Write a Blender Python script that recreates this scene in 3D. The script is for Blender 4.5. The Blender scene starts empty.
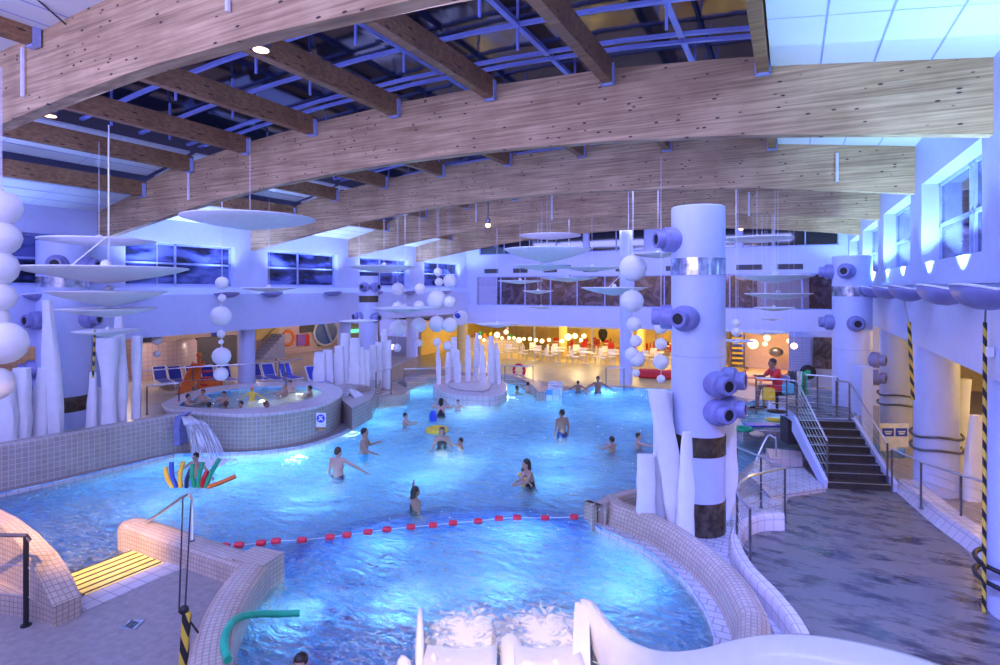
import bpy, bmesh, math, random
from mathutils import Vector, Matrix
random.seed(7)
sc = bpy.context.scene
COL = sc.collection
PI = math.pi
# ---------------------------------------------------------------- camera frame
F = 576.0; YAW = math.atan(290/576); CY, SY = math.cos(YAW), math.sin(YAW); H = 4.85; HY = 288.0
def ray(px, py): return ((px-500)/F*CY-SY, (px-500)/F*SY+CY, (HY-py)/F)
def at(px, py, d):                       # point seen at a pixel, d metres deep
    r = ray(px, py); return Vector((r[0]*d, r[1]*d, H+r[2]*d))
def G(px, py, z=0.0):                    # point seen at a pixel on a level z
    r = ray(px, py); t = (z-H)/r[2]; return Vector((r[0]*t, r[1]*t, z))
def WX(px, py, X):
    r = ray(px, py); t = X/r[0]; return Vector((X, r[1]*t, H+r[2]*t))
def WY(px, py, Y):
    r = ray(px, py); t = Y/r[1]; return Vector((r[0]*t, Y, H+r[2]*t))
def depth(p): return -SY*p[0]+CY*p[1]
cam_d = bpy.data.cameras.new('camera'); cam = bpy.data.objects.new('camera', cam_d); COL.objects.link(cam)
cam.location = (0, 0, H); cam.rotation_euler = (PI/2, 0, YAW)
cam_d.sensor_width = 36; cam_d.lens = 36*F/1000; cam_d.shift_y = -(332.5-HY)/1000; cam_d.clip_start = .1; cam_d.clip_end = 200
sc.camera = cam
sc.view_settings.view_transform = 'Standard'; sc.view_settings.look = 'None'; sc.view_settings.gamma = 1
sc.view_settings.use_curve_mapping = False; sc.view_settings.exposure = 0.0

# ---------------------------------------------------------------- materials
MATS = {}
class N:
    def __init__(s, m): s.t = m.node_tree; s.n = s.t.nodes; s.l = s.t.links
    def new(s, typ, **k):
        x = s.n.new(typ)
        for a, b in k.items():
            if a in x.inputs.keys(): x.inputs[a].default_value = b
            else: setattr(x, a, b)
        return x
    def link(s, a, b): s.l.new(a, b)
def base(name):
    m = bpy.data.materials.new(name); m.use_nodes = True; MATS[name] = m
    return m, N(m), m.node_tree.nodes['Principled BSDF']
def c4(c): return (c[0], c[1], c[2], 1)
def ramp(n, src, stops):
    r = n.new('ShaderNodeValToRGB'); e = r.color_ramp.elements
    e[0].position, e[0].color = stops[0][0], c4(stops[0][1]); e[1].position, e[1].color = stops[-1][0], c4(stops[-1][1])
    for p, c in stops[1:-1]:
        k = e.new(p); k.color = c4(c)
    n.link(src, r.inputs[0]); return r.outputs[0]
def plain(name, col, rough=.5, metal=0, var=.12, scale=6, bump=0, emit=None, es=0, spec=.5, coat=0):
    m, n, b = base(name)
    tc = n.new('ShaderNodeTexCoord'); no = n.new('ShaderNodeTexNoise', Scale=scale, Detail=4.0); n.link(tc.outputs['Object'], no.inputs['Vector'])
    o = ramp(n, no.outputs[0], [(.3, [v*(1-var) for v in col]), (.7, [min(1, v*(1+var)) for v in col])])
    n.link(o, b.inputs['Base Color']); b.inputs['Roughness'].default_value = rough; b.inputs['Metallic'].default_value = metal
    b.inputs['Specular IOR Level'].default_value = spec
    if coat: b.inputs['Coat Weight'].default_value = coat
    if bump:
        bp = n.new('ShaderNodeBump', Strength=bump, Distance=.02); n.link(no.outputs[0], bp.inputs['Height']); n.link(bp.outputs[0], b.inputs['Normal'])
    if emit: b.inputs['Emission Color'].default_value = c4(emit); b.inputs['Emission Strength'].default_value = es
    return m
def tiles(name, c1, c2, grout, size=.15, h=None, rough=.25, mortar=.012, offset=0.0, bump=.3, dirt=0):
    m, n, b = base(name)
    uv = n.new('ShaderNodeUVMap'); br = n.new('ShaderNodeTexBrick')
    br.offset = offset; br.squash = 1.0
    br.inputs['Color1'].default_value = c4(c1); br.inputs['Color2'].default_value = c4(c2); br.inputs['Mortar'].default_value = c4(grout)
    br.inputs['Scale'].default_value = 1.0; br.inputs['Mortar Size'].default_value = mortar; br.inputs['Brick Width'].default_value = size
    br.inputs['Row Height'].default_value = h or size
    n.link(uv.outputs[0], br.inputs['Vector'])
    src = br.outputs['Color']
    if dirt:
        no = n.new('ShaderNodeTexNoise', Scale=1.3, Detail=5.0); n.link(uv.outputs[0], no.inputs['Vector'])
        mx = n.new('ShaderNodeMix', data_type='RGBA', blend_type='MULTIPLY'); mx.inputs[0].default_value = dirt
        n.link(src, mx.inputs[6]); n.link(ramp(n, no.outputs[0], [(.35, (.55, .5, .45)), (.6, (1, 1, 1))]), mx.inputs[7]); src = mx.outputs[2]
    n.link(src, b.inputs['Base Color']); b.inputs['Roughness'].default_value = rough
    bp = n.new('ShaderNodeBump', Strength=bump, Distance=.01); bp.invert = True; n.link(br.outputs['Fac'], bp.inputs['Height']); n.link(bp.outputs[0], b.inputs['Normal'])
    return m
def wood(name, light, dark, knot=(.05, .03, .02), scale=1.0):
    m, n, b = base(name)
    tc = n.new('ShaderNodeTexCoord')
    mp = n.new('ShaderNodeMapping'); mp.inputs['Scale'].default_value = (.22*scale, 3*scale, 9*scale); n.link(tc.outputs['Object'], mp.inputs[0])
    g = n.new('ShaderNodeTexNoise', Scale=2.2, Detail=7.0, Roughness=.65); n.link(mp.outputs[0], g.inputs['Vector'])
    c = ramp(n, g.outputs[0], [(.36, dark), (.5, [(a*1.1+d*.9)/2 for a, d in zip(light, dark)]), (.62, light)])
    # laminations
    m3 = n.new('ShaderNodeMapping'); m3.inputs['Scale'].default_value = (.35, .35, .35); n.link(tc.outputs['Object'], m3.inputs[0])
    g2 = n.new('ShaderNodeTexNoise', Scale=3.0, Detail=3.0); n.link(m3.outputs[0], g2.inputs['Vector'])
    mx = n.new('ShaderNodeMix', data_type='RGBA', blend_type='MULTIPLY'); mx.inputs[0].default_value = .6
    n.link(c, mx.inputs[6]); n.link(ramp(n, g2.outputs[0], [(.35, (.62, .55, .5)), (.6, (1, 1, 1))]), mx.inputs[7])
    # knots
    mp2 = n.new('ShaderNodeMapping'); mp2.inputs['Scale'].default_value = (3.6*scale, 2*scale, 9*scale); n.link(tc.outputs['Object'], mp2.inputs[0])
    v = n.new('ShaderNodeTexVoronoi', Scale=1.0); n.link(mp2.outputs[0], v.inputs['Vector'])
    k = n.new('ShaderNodeMix', data_type='RGBA'); n.link(ramp(n, v.outputs['Distance'], [(.11, (1, 1, 1)), (.16, (0, 0, 0))]), k.inputs[0])
    n.link(mx.outputs[2], k.inputs[6]); k.inputs[7].default_value = c4(knot)
    n.link(k.outputs[2], b.inputs['Base Color']); b.inputs['Roughness'].default_value = .6
    return m
def M(name): return MATS[name]

# ---------------------------------------------------------------- mesh helper
class MB:
    def __init__(s): s.v = []; s.f = []; s.uv = {}
    def add(s, vs, fs, uvs=None):
        o = len(s.v); s.v += [tuple(v) for v in vs]
        for i, f in enumerate(fs):
            if uvs: s.uv[len(s.f)] = uvs[i]
            s.f.append(tuple(o+k for k in f))
        return s
    def box(s, c, d, rz=0, R=None):
        cx, cy, cz = c; hx, hy, hz = d[0]/2, d[1]/2, d[2]/2
        R = R or Matrix.Rotation(rz, 3, 'Z')
        vs = [Vector(c)+R@Vector((x*hx, y*hy, z*hz)) for z in (-1, 1) for y in (-1, 1) for x in (-1, 1)]
        return s.add(vs, [(0, 2, 3, 1), (4, 5, 7, 6), (0, 1, 5, 4), (2, 6, 7, 3), (0, 4, 6, 2), (1, 3, 7, 5)])
    def box2(s, a, b):
        return s.box([(a[i]+b[i])/2 for i in range(3)], [abs(b[i]-a[i]) for i in range(3)])
    def lathe(s, prof, c=(0, 0, 0), seg=24, axis=None, arc=None):
        # prof: list of (r, h) from bottom to top; axis direction
        A = Vector(axis or (0, 0, 1)).normalized(); U = A.orthogonal().normalized() if abs(A.z) < .999 else Vector((1, 0, 0)); W = A.cross(U)
        C = Vector(c); vs = []; n = len(prof)
        for r, h in prof:
            for k in range(seg):
                a = 2*PI*k/seg; vs.append(C+A*h+U*(r*math.cos(a))+W*(r*math.sin(a)))
        fs = []; uvs = []
        L = 0; ls = [0]
        for i in range(1, n): L += math.hypot(prof[i][0]-prof[i-1][0], prof[i][1]-prof[i-1][1]); ls.append(L)
        rm = max(p[0] for p in prof); cl = 2*PI*rm/seg
        for i in range(n-1):
            for k in range(seg):
                fs.append((i*seg+k, i*seg+(k+1) % seg, (i+1)*seg+(k+1) % seg, (i+1)*seg+k))
                uvs.append([(k*cl, ls[i]), ((k+1)*cl, ls[i]), ((k+1)*cl, ls[i+1]), (k*cl, ls[i+1])])
        s.add(vs, fs, uvs)
        o = len(s.v)-len(vs)
        if prof[0][0] > 1e-4: s.f.append(tuple(o+k for k in reversed(range(seg))))
        if prof[-1][0] > 1e-4: s.f.append(tuple(o+(n-1)*seg+k for k in range(seg)))
        return s
    def cyl(s, a, b, r, r2=None, seg=12):
        a, b = Vector(a), Vector(b); return s.lathe([(r, 0), (r if r2 is None else r2, (b-a).length)], a, seg, (b-a) if (b-a).length > 0 else None)
    def tube(s, pts, r, seg=8, close=False):
        pts = [Vector(p) for p in pts]; n = len(pts); rr = r if isinstance(r, (list, tuple)) else [r]*n
        vs = []; prev = None
        for i, p in enumerate(pts):
            if close: t = (pts[(i+1) % n]-pts[i-1]).normalized()
            else: t = (pts[min(i+1, n-1)]-pts[max(i-1, 0)]).normalized()
            if prev is None: u = t.orthogonal().normalized()
            else:
                u = prev-t*prev.dot(t)
                u = u.normalized() if u.length > 1e-5 else t.orthogonal().normalized()
            prev = u; w = t.cross(u)
            for k in range(seg):
                a = 2*PI*k/seg; vs.append(p+u*(rr[i]*math.cos(a))+w*(rr[i]*math.sin(a)))
        fs = [(i*seg+k, i*seg+(k+1) % seg, ((i+1) % n)*seg+(k+1) % seg, ((i+1) % n)*seg+k) for i in range(n if close else n-1) for k in range(seg)]
        s.add(vs, fs)
        if not close:
            o = len(s.v)-len(vs)
            s.f.append(tuple(o+k for k in reversed(range(seg)))); s.f.append(tuple(o+(n-1)*seg+k for k in range(seg)))
        return s
    def ball(s, c, r, seg=16, rings=10, sc_=(1, 1, 1)):
        C = Vector(c); vs = [C+Vector((0, 0, -r*sc_[2]))]; fs = []
        for i in range(1, rings):
            t = PI*i/rings
            for k in range(seg):
                a = 2*PI*k/seg; vs.append(C+Vector((r*sc_[0]*math.sin(t)*math.cos(a), r*sc_[1]*math.sin(t)*math.sin(a), -r*sc_[2]*math.cos(t))))
        vs.append(C+Vector((0, 0, r*sc_[2])))
        for k in range(seg):
            fs.append((0, 1+(k+1) % seg, 1+k)); e = 1+(rings-2)*seg; fs.append((len(vs)-1, e+k, e+(k+1) % seg))
            for i in range(rings-2): fs.append((1+i*seg+k, 1+i*seg+(k+1) % seg, 1+(i+1)*seg+(k+1) % seg, 1+(i+1)*seg+k))
        return s.add(vs, fs)
    def sweep(s, path, prof, closed=False, flip=1, cap=True):
        # path: 2D points; prof: (offset to the right side, z)
        P = [Vector((p[0], p[1])) for p in path]; n = len(P); m = len(prof); vs = []
        L = [0]
        for i in range(1, n+1 if closed else n): L.append(L[-1]+(P[i % n]-P[i-1]).length)
        pl = [0]
        for j in range(1, m): pl.append(pl[-1]+math.hypot(prof[j][0]-prof[j-1][0], prof[j][1]-prof[j-1][1]))
        for i in range(n):
            a = P[i-1] if (i > 0 or closed) else P[i]; b = P[(i+1) % n] if (i < n-1 or closed) else P[i]
            t = (b-a).normalized(); nr = Vector((t.y, -t.x))*flip
            for o, z in prof: vs.append((P[i].x+nr.x*o, P[i].y+nr.y*o, z))
        fs = []; uvs = []
        for i in range(n if closed else n-1):
            for j in range(m-1):
                a, b = i*m+j, ((i+1) % n)*m+j
                fs.append((a, a+1, b+1, b)); uvs.append([(L[i], pl[j]), (L[i], pl[j+1]), (L[i+1], pl[j+1]), (L[i+1], pl[j])])
        s.add(vs, fs, uvs)
        if cap and not closed:
            o = len(s.v)-len(vs)
            s.f.append(tuple(o+j for j in range(m))); s.f.append(tuple(o+(n-1)*m+j for j in reversed(range(m))))
        return s
    def prism(s, poly, z0, z1):
        n = len(poly); vs = [(p[0], p[1], z0) for p in poly]+[(p[0], p[1], z1) for p in poly]
        return s.add(vs, [tuple(reversed(range(n))), tuple(range(n, 2*n))]+[(i, (i+1) % n, n+(i+1) % n, n+i) for i in range(n)])
    def loft(s, rows, closed_row=False, cap=False):
        m = len(rows[0]); vs = [p for r in rows for p in r]; fs = []; uvs = []
        for i in range(len(rows)-1):
            for j in range(m if closed_row else m-1):
                fs.append((i*m+j, i*m+(j+1) % m, (i+1)*m+(j+1) % m, (i+1)*m+j))
        s.add(vs, fs)
        if cap:
            o = len(s.v)-len(vs); s.f.append(tuple(o+j for j in reversed(range(m)))); s.f.append(tuple(o+(len(rows)-1)*m+j for j in range(m)))
        return s
    def build(s, name, mat, parent=None, smooth=False, loc=None, fix=True, solid=0, bevel=0, origin=None, angle=40):
        me = bpy.data.meshes.new(name)
        org = Vector(origin) if origin is not None else Vector((0, 0, 0))
        me.from_pydata([tuple(Vector(v)-org) for v in s.v], [], s.f)
        uvl = me.uv_layers.new(name='UVMap')
        for p in me.polygons:
            u = s.uv.get(p.index)
            nn = p.normal; ax = max(range(3), key=lambda i: abs(nn[i])); ij = [(1, 2), (0, 2), (0, 1)][ax]
            for k, li in enumerate(p.loop_indices):
                if u and k < len(u): uvl.data[li].uv = u[k]
                else:
                    co = s.v[me.loops[li].vertex_index]; uvl.data[li].uv = (co[ij[0]], co[ij[1]])
        me.materials.append(M(mat) if isinstance(mat, str) else mat)
        if fix:
            bm = bmesh.new(); bm.from_mesh(me); bmesh.ops.recalc_face_normals(bm, faces=bm.faces); bm.to_mesh(me); bm.free()
        if smooth:
            me.shade_smooth(); me.set_sharp_from_angle(angle=math.radians(angle))
        o = bpy.data.objects.new(name, me); COL.objects.link(o)
        if parent: o.parent = parent
        o.location = loc if loc is not None else org
        if parent is not None and origin is not None and loc is None: o.location = org
        if solid:
            md = o.modifiers.new('solid', 'SOLIDIFY'); md.thickness = solid; md.offset = 0
        if bevel:
            md = o.modifiers.new('bevel', 'BEVEL'); md.width = bevel; md.segments = 2; md.limit_method = 'ANGLE'
        return o
def tag(o, label=None, cat=None, group=None, kind=None):
    if label: o['label'] = label
    if cat: o['category'] = cat
    if group: o['group'] = group
    if kind: o['kind'] = kind
    return o
def struct(mb, name, mat, label=None, **k):
    o = mb.build(name, mat, **k); o['kind'] = 'structure'
    if label: o['label'] = label; 
    return o
def thing(name, loc, label, cat, group=None, rz=0):
    o = bpy.data.objects.new(name, None); COL.objects.link(o); o.location = loc; o.rotation_euler = (0, 0, rz); o.empty_display_size = .2
    return tag(o, label, cat, group)
def children_of(o): return [c for c in COL.objects if c.parent == o]
def dup(root, loc, label, rz=0, scale=None, group=None):
    r = root.copy(); COL.objects.link(r); r.location = loc; r.rotation_euler = (0, 0, rz); r['label'] = label
    if group: r['group'] = group
    if scale is not None: r.scale = scale if isinstance(scale, (tuple, list)) else (scale,)*3
    for ch in root.children:
        c = ch.copy(); COL.objects.link(c); c.parent = r
        for g in ch.children:
            d = g.copy(); COL.objects.link(d); d.parent = c
    return r
def fill(loops, z, name, mat, kind='structure', label=None):
    from mathutils.geometry import delaunay_2d_cdt
    vs = []; es = []; 
    for lp in loops:
        o0 = len(vs); n_ = len(lp); vs += [Vector((p[0], p[1])) for p in lp]; es += [(o0+i, o0+(i+1) % n_) for i in range(n_)]
    cv, ce, cf, _, _, _ = delaunay_2d_cdt(vs, es, [], 0, 1e-5)
    def inside(p, lp):
        r = False; n_ = len(lp)
        for i in range(n_):
            x1, y1 = lp[i][0], lp[i][1]; x2, y2 = lp[(i+1) % n_][0], lp[(i+1) % n_][1]
            if (y1 > p[1]) != (y2 > p[1]) and p[0] < (x2-x1)*(p[1]-y1)/(y2-y1)+x1: r = not r
        return r
    fs = []
    for f in cf:
        c = (sum(cv[i][0] for i in f)/len(f), sum(cv[i][1] for i in f)/len(f))
        if inside(c, loops[0]) and not any(inside(c, l) for l in loops[1:]): fs.append(tuple(f))
    me = bpy.data.meshes.new(name); me.from_pydata([(v[0], v[1], z) for v in cv], [], fs)
    bm = bmesh.new(); bm.from_mesh(me)
    for f in bm.faces:
        f.normal_update()
        if f.normal.z < 0: f.normal_flip()
    bm.to_mesh(me); bm.free()
    uvl = me.uv_layers.new(name='UVMap')
    for l in me.loops:
        co = me.vertices[l.vertex_index].co; uvl.data[l.index].uv = (co.x, co.y)
    me.materials.append(M(mat)); o = bpy.data.objects.new(name, me); COL.objects.link(o)
    if kind: o['kind'] = kind
    if label: o['label'] = label
    return o
def crom(pts, n=6, closed=False):
    P = [Vector(p) for p in pts]; out = []; N_ = len(P)
    rng = range(N_ if closed else N_-1)
    for i in rng:
        if closed: p0, p1, p2, p3 = P[i-1], P[i], P[(i+1) % N_], P[(i+2) % N_]
        else: p0, p1, p2, p3 = P[max(i-1, 0)], P[i], P[i+1], P[min(i+2, N_-1)]
        for k in range(n):
            t = k/n; out.append(.5*((2*p1)+(p2-p0)*t+(2*p0-5*p1+4*p2-p3)*t*t+(3*p1-p0-3*p2+p3)*t**3))
    if not closed: out.append(P[-1])
    return out
def lerp_tab(tab, x):
    if x <= tab[0][0]: return tab[0][1]
    for (a, b), (c, d) in zip(tab, tab[1:]):
        if x <= c: return b+(d-b)*(x-a)/(c-a)
    return tab[-1][1]

# ---------------------------------------------------------------- the materials
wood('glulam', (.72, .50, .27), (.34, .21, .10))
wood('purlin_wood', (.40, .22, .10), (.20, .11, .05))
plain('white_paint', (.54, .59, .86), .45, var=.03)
plain('ceiling_panel', (.78, .86, .90), .35, var=.04, scale=1)
plain('grate_yellow', (.85, .76, .22), .5)
plain('blue_steel', (.30, .36, .85), .4, var=.08)
plain('white_steel', (.75, .75, .8), .35)
plain('frame_blue', (.35, .42, .75), .4)
m, n, b = base('night_glass'); b.inputs['Base Color'].default_value = (.012, .015, .035, 1); b.inputs['Roughness'].default_value = .08; b.inputs['Specular IOR Level'].default_value = .9
no = n.new('ShaderNodeTexNoise', Scale=1.2); bp = n.new('ShaderNodeBump', Strength=.06, Distance=.05); n.link(no.outputs[0], bp.inputs['Height']); n.link(bp.outputs[0], b.inputs['Normal'])
m, n, b = base('reflection_glass'); tc = n.new('ShaderNodeTexCoord'); mp = n.new('ShaderNodeMapping'); mp.inputs['Scale'].default_value = (1, .6, 2.2); n.link(tc.outputs['Object'], mp.inputs[0]); no = n.new('ShaderNodeTexNoise', Scale=1.1, Detail=3.0); n.link(mp.outputs[0], no.inputs['Vector']); n.link(ramp(n, no.outputs[0], [(.42, (.008, .01, .03)), (.5, (.03, .04, .18)), (.6, (.12, .15, .45))]), b.inputs['Base Color']); b.inputs['Roughness'].default_value = .06; b.inputs['Specular IOR Level'].default_value = .9  # blue noise in the base colour stands in for reflections and rooms behind
m, n, b = base('balcony_glass'); n.n.remove(b); out = n.n['Material Output']
tr = n.new('ShaderNodeBsdfTransparent', Color=(.82, .85, .95, 1)); gl = n.new('ShaderNodeBsdfGlossy', Roughness=.03, Color=(.9, .9, 1, 1)); fr = n.new('ShaderNodeFresnel', IOR=1.45); mx = n.new('ShaderNodeMixShader')
n.link(fr.outputs[0], mx.inputs[0]); n.link(tr.outputs[0], mx.inputs[1]); n.link(gl.outputs[0], mx.inputs[2]); n.link(mx.outputs[0], out.inputs[0])
plain('steel', (.72, .72, .76), .28, 1, var=.05)
plain('dark_steel', (.18, .18, .2), .35, .8)
plain('nozzle_blue', (.22, .22, .48), .35)
plain('nozzle_hole', (.01, .01, .012), .6)
plain('black', (.015, .015, .018), .5)
plain('mirror_band', (.55, .57, .7), .18, .9, var=.6, scale=5)
plain('dark_band', (.1, .075, .05), .25, .4, var=.6, scale=8)
m, n, b = base('paper_lantern'); b.inputs['Base Color'].default_value = (.86, .84, .85, 1); b.inputs['Roughness'].default_value = .7
tc = n.new('ShaderNodeTexCoord'); wv = n.new('ShaderNodeTexWave', Scale=9.0); wv.bands_direction = 'Z'; n.link(tc.outputs['Generated'], wv.inputs[0]); bp = n.new('ShaderNodeBump', Strength=.25, Distance=.02); n.link(wv.outputs[0], bp.inputs['Height']); n.link(bp.outputs[0], b.inputs['Normal'])
b.inputs['Transmission Weight'].default_value = 0
plain('fabric_white', (.84, .84, .88), .75, var=.05, scale=3, bump=.5)
plain('dish_white', (.88, .87, .88), .5, var=.04)
plain('lamp_warm', (1, .8, .45), .5, emit=(1, .66, .28), es=3.5)
plain('downlight_glow', (1, .8, .5), .5, emit=(1, .55, .25), es=5)
plain('cold_glow', (.9, .95, 1), .5, emit=(.45, .8, 1), es=9)
plain('green_glow', (.2, .9, .5), .5, emit=(.1, .9, .4), es=2)
tiles('tile_grey', (.42, .36, .32), (.36, .31, .28), (.54, .50, .48), .125, mortar=.009, dirt=.25)
tiles('tile_mosaic', (.60, .50, .41), (.52, .43, .36), (.36, .29, .25), .075, mortar=.007, dirt=.3)
tiles('tile_pale', (.66, .6, .6), (.6, .56, .57), (.4, .36, .38), .22, mortar=.010)
tiles('tile_deck_white', (.62, .6, .63), (.56, .54, .58), (.36, .34, .38), .28, .16, mortar=.012, offset=.5, dirt=.3)
tiles('tile_pink', (.62, .46, .45), (.56, .42, .42), (.4, .32, .34), .2, mortar=.012, rough=.3)
tiles('tile_pool', (.66, .93, .97), (.07, .34, .74), (.3, .65, .9), .26, mortar=.015)  # ripples' light and dark put into the tile colours, broken up by refraction
tiles('tile_pool_dark', (.03, .10, .42), (.02, .08, .36), (.06, .2, .6), .1, mortar=.01)
tiles('tile_blue_wall', (.3, .34, .6), (.28, .32, .56), (.2, .22, .42), .5, .12)
tiles('tile_yellow', (.72, .62, .3), (.68, .58, .28), (.42, .36, .16), .22)
# floor of the grey walkway, wet and patchy
m, n, b = base('wet_floor'); uv = n.new('ShaderNodeUVMap'); mp = n.new('ShaderNodeMapping'); mp.inputs['Rotation'].default_value = (0, 0, .9); mp.inputs['Scale'].default_value = (.45, 1.25, 1); n.link(uv.outputs[0], mp.inputs[0])
no = n.new('ShaderNodeTexNoise', Scale=2.4, Detail=8.0, Roughness=.65); n.link(mp.outputs[0], no.inputs['Vector'])
fine = n.new('ShaderNodeTexNoise', Scale=40.0, Detail=3.0); n.link(uv.outputs[0], fine.inputs['Vector'])
c = ramp(n, no.outputs[0], [(.41, (.055, .055, .07)), (.47, (.17, .16, .155)), (.7, (.23, .22, .21))])
mx = n.new('ShaderNodeMix', data_type='RGBA', blend_type='MULTIPLY'); mx.inputs[0].default_value = .6; n.link(c, mx.inputs[6]); n.link(ramp(n, fine.outputs[0], [(.3, (.7, .7, .7)), (.7, (1, 1, 1))]), mx.inputs[7])
n.link(mx.outputs[2], b.inputs['Base Color']); n.link(ramp(n, no.outputs[0], [(.42, (.1, .1, .1)), (.55, (.42, .42, .42))]), b.inputs['Roughness'])
plain('grey_floor', (.30, .27, .26), .45, var=.15, scale=9)
plain('hall_floor', (.42, .38, .36), .4, var=.1)
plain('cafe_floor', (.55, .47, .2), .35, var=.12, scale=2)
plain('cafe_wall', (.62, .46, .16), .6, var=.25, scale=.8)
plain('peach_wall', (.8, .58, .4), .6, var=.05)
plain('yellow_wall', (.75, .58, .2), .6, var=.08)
plain('dark_wall', (.08, .075, .09), .6)
plain('brown_counter', (.3, .16, .08), .4)
m, n, b = base('mural'); tc = n.new('ShaderNodeTexCoord'); no = n.new('ShaderNodeTexNoise', Scale=.9, Detail=6.0, Distortion=1.5); n.link(tc.outputs['Object'], no.inputs['Vector'])
n.link(ramp(n, no.outputs[0], [(.36, (.05, .04, .05)), (.46, (.20, .13, .09)), (.52, (.10, .07, .09)), (.60, (.30, .24, .32)), (.68, (.2, .13, .09))]), b.inputs['Base Color'])
plain('stair_black', (.035, .033, .036), .35, var=.3, scale=12)
plain('skin', (.42, .25, .18), .5, var=.06); plain('skin_tan', (.28, .16, .11), .5, var=.06); plain('skin_fair', (.55, .36, .28), .5, var=.05)
plain('hair_dark', (.02, .015, .012), .5); plain('hair_brown', (.09, .05, .03), .5); plain('hair_fair', (.35, .22, .1), .5)
for k_, c_ in dict(red=(.62, .02, .03), orange=(.85, .2, .04), yellow=(.85, .6, .05), green=(.02, .42, .2), blue=(.03, .08, .6), navy=(.02, .03, .12), cyan=(.1, .5, .75), pink=(.75, .2, .4), purple=(.25, .1, .5), white=(.82, .82, .84), brown=(.28, .13, .07), darkred=(.3, .03, .02), lounger_blue=(.05, .08, .5)).items(): plain(k_, c_, .4)
plain('slide_white', (.86, .84, .85), .22, var=.03, coat=.3)
plain('noodle_green', (.02, .5, .28), .5)
plain('float_red', (.7, .02, .06), .35)
# black and yellow hazard sleeve
m, n, b = base('hazard'); tc = n.new('ShaderNodeTexCoord'); sx = n.new('ShaderNodeSeparateXYZ'); n.link(tc.outputs['Object'], sx.inputs[0])
ma = n.new('ShaderNodeMath', operation='MULTIPLY'); ma.inputs[1].default_value = 2.0; n.link(sx.outputs[0], ma.inputs[0])
ad = n.new('ShaderNodeMath', operation='ADD'); n.link(sx.outputs[2], ad.inputs[0]); n.link(ma.outputs[0], ad.inputs[1])
m2 = n.new('ShaderNodeMath', operation='MULTIPLY'); m2.inputs[1].default_value = 4.0; n.link(ad.outputs[0], m2.inputs[0]); fr = n.new('ShaderNodeMath', operation='FRACT'); n.link(m2.outputs[0], fr.inputs[0])
gt = n.new('ShaderNodeMath', operation='GREATER_THAN'); gt.inputs[1].default_value = .5; n.link(fr.outputs[0], gt.inputs[0])
mx = n.new('ShaderNodeMix', data_type='RGBA'); n.link(gt.outputs[0], mx.inputs[0]); mx.inputs[6].default_value = (.015, .015, .015, 1); mx.inputs[7].default_value = (.7, .5, .05, 1); n.link(mx.outputs[2], b.inputs['Base Color'])
# water
def water(name, strength, scale, tint=(.75, .93, 1)):
    m, n, b = base(name); n.n.remove(b); out = n.n['Material Output']
    tc = n.new('ShaderNodeTexCoord')
    mp = n.new('ShaderNodeMapping'); mp.inputs['Rotation'].default_value = (0, 0, .5); mp.inputs['Scale'].default_value = (.8, 1.5, 1); n.link(tc.outputs['Object'], mp.inputs[0])
    a = n.new('ShaderNodeTexNoise', Scale=scale, Detail=5.0, Roughness=.55, Distortion=.9); n.link(mp.outputs[0], a.inputs['Vector'])
    a2 = n.new('ShaderNodeTexNoise', Scale=scale*.3, Detail=2.0); n.link(mp.outputs[0], a2.inputs['Vector'])
    ad = n.new('ShaderNodeMath', operation='MULTIPLY_ADD'); ad.inputs[1].default_value = 1.8; n.link(a2.outputs[0], ad.inputs[0]); n.link(a.outputs[0], ad.inputs[2])
    bp = n.new('ShaderNodeBump', Strength=strength, Distance=.22); n.link(ad.outputs[0], bp.inputs['Height'])
    rf = n.new('ShaderNodeBsdfRefraction', IOR=1.33, Roughness=.0, Color=c4(tint)); gl = n.new('ShaderNodeBsdfGlossy', Roughness=.04)
    fr = n.new('ShaderNodeFresnel', IOR=1.33); mx = n.new('ShaderNodeMixShader')
    for q in (rf, gl, fr): n.link(bp.outputs[0], q.inputs['Normal'])
    n.link(fr.outputs[0], mx.inputs[0]); n.link(rf.outputs[0], mx.inputs[1]); n.link(gl.outputs[0], mx.inputs[2])
    # pale diffuse flecks painted in as the ripples' highlights
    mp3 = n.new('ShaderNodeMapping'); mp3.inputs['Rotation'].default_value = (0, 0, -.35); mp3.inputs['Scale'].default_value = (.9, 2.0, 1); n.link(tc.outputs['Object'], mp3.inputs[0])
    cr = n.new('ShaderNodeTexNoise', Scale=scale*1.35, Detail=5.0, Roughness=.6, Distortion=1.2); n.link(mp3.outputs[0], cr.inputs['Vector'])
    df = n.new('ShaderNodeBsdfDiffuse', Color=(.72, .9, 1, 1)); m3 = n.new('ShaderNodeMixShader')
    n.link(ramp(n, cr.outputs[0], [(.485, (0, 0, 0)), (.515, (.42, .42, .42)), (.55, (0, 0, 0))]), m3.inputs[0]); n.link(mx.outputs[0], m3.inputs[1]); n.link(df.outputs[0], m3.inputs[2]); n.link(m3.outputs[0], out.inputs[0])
    return m
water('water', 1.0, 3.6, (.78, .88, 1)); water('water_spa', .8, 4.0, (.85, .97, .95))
plain('foam', (.85, .84, .8), .6, var=.15, scale=20, bump=1)
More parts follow.
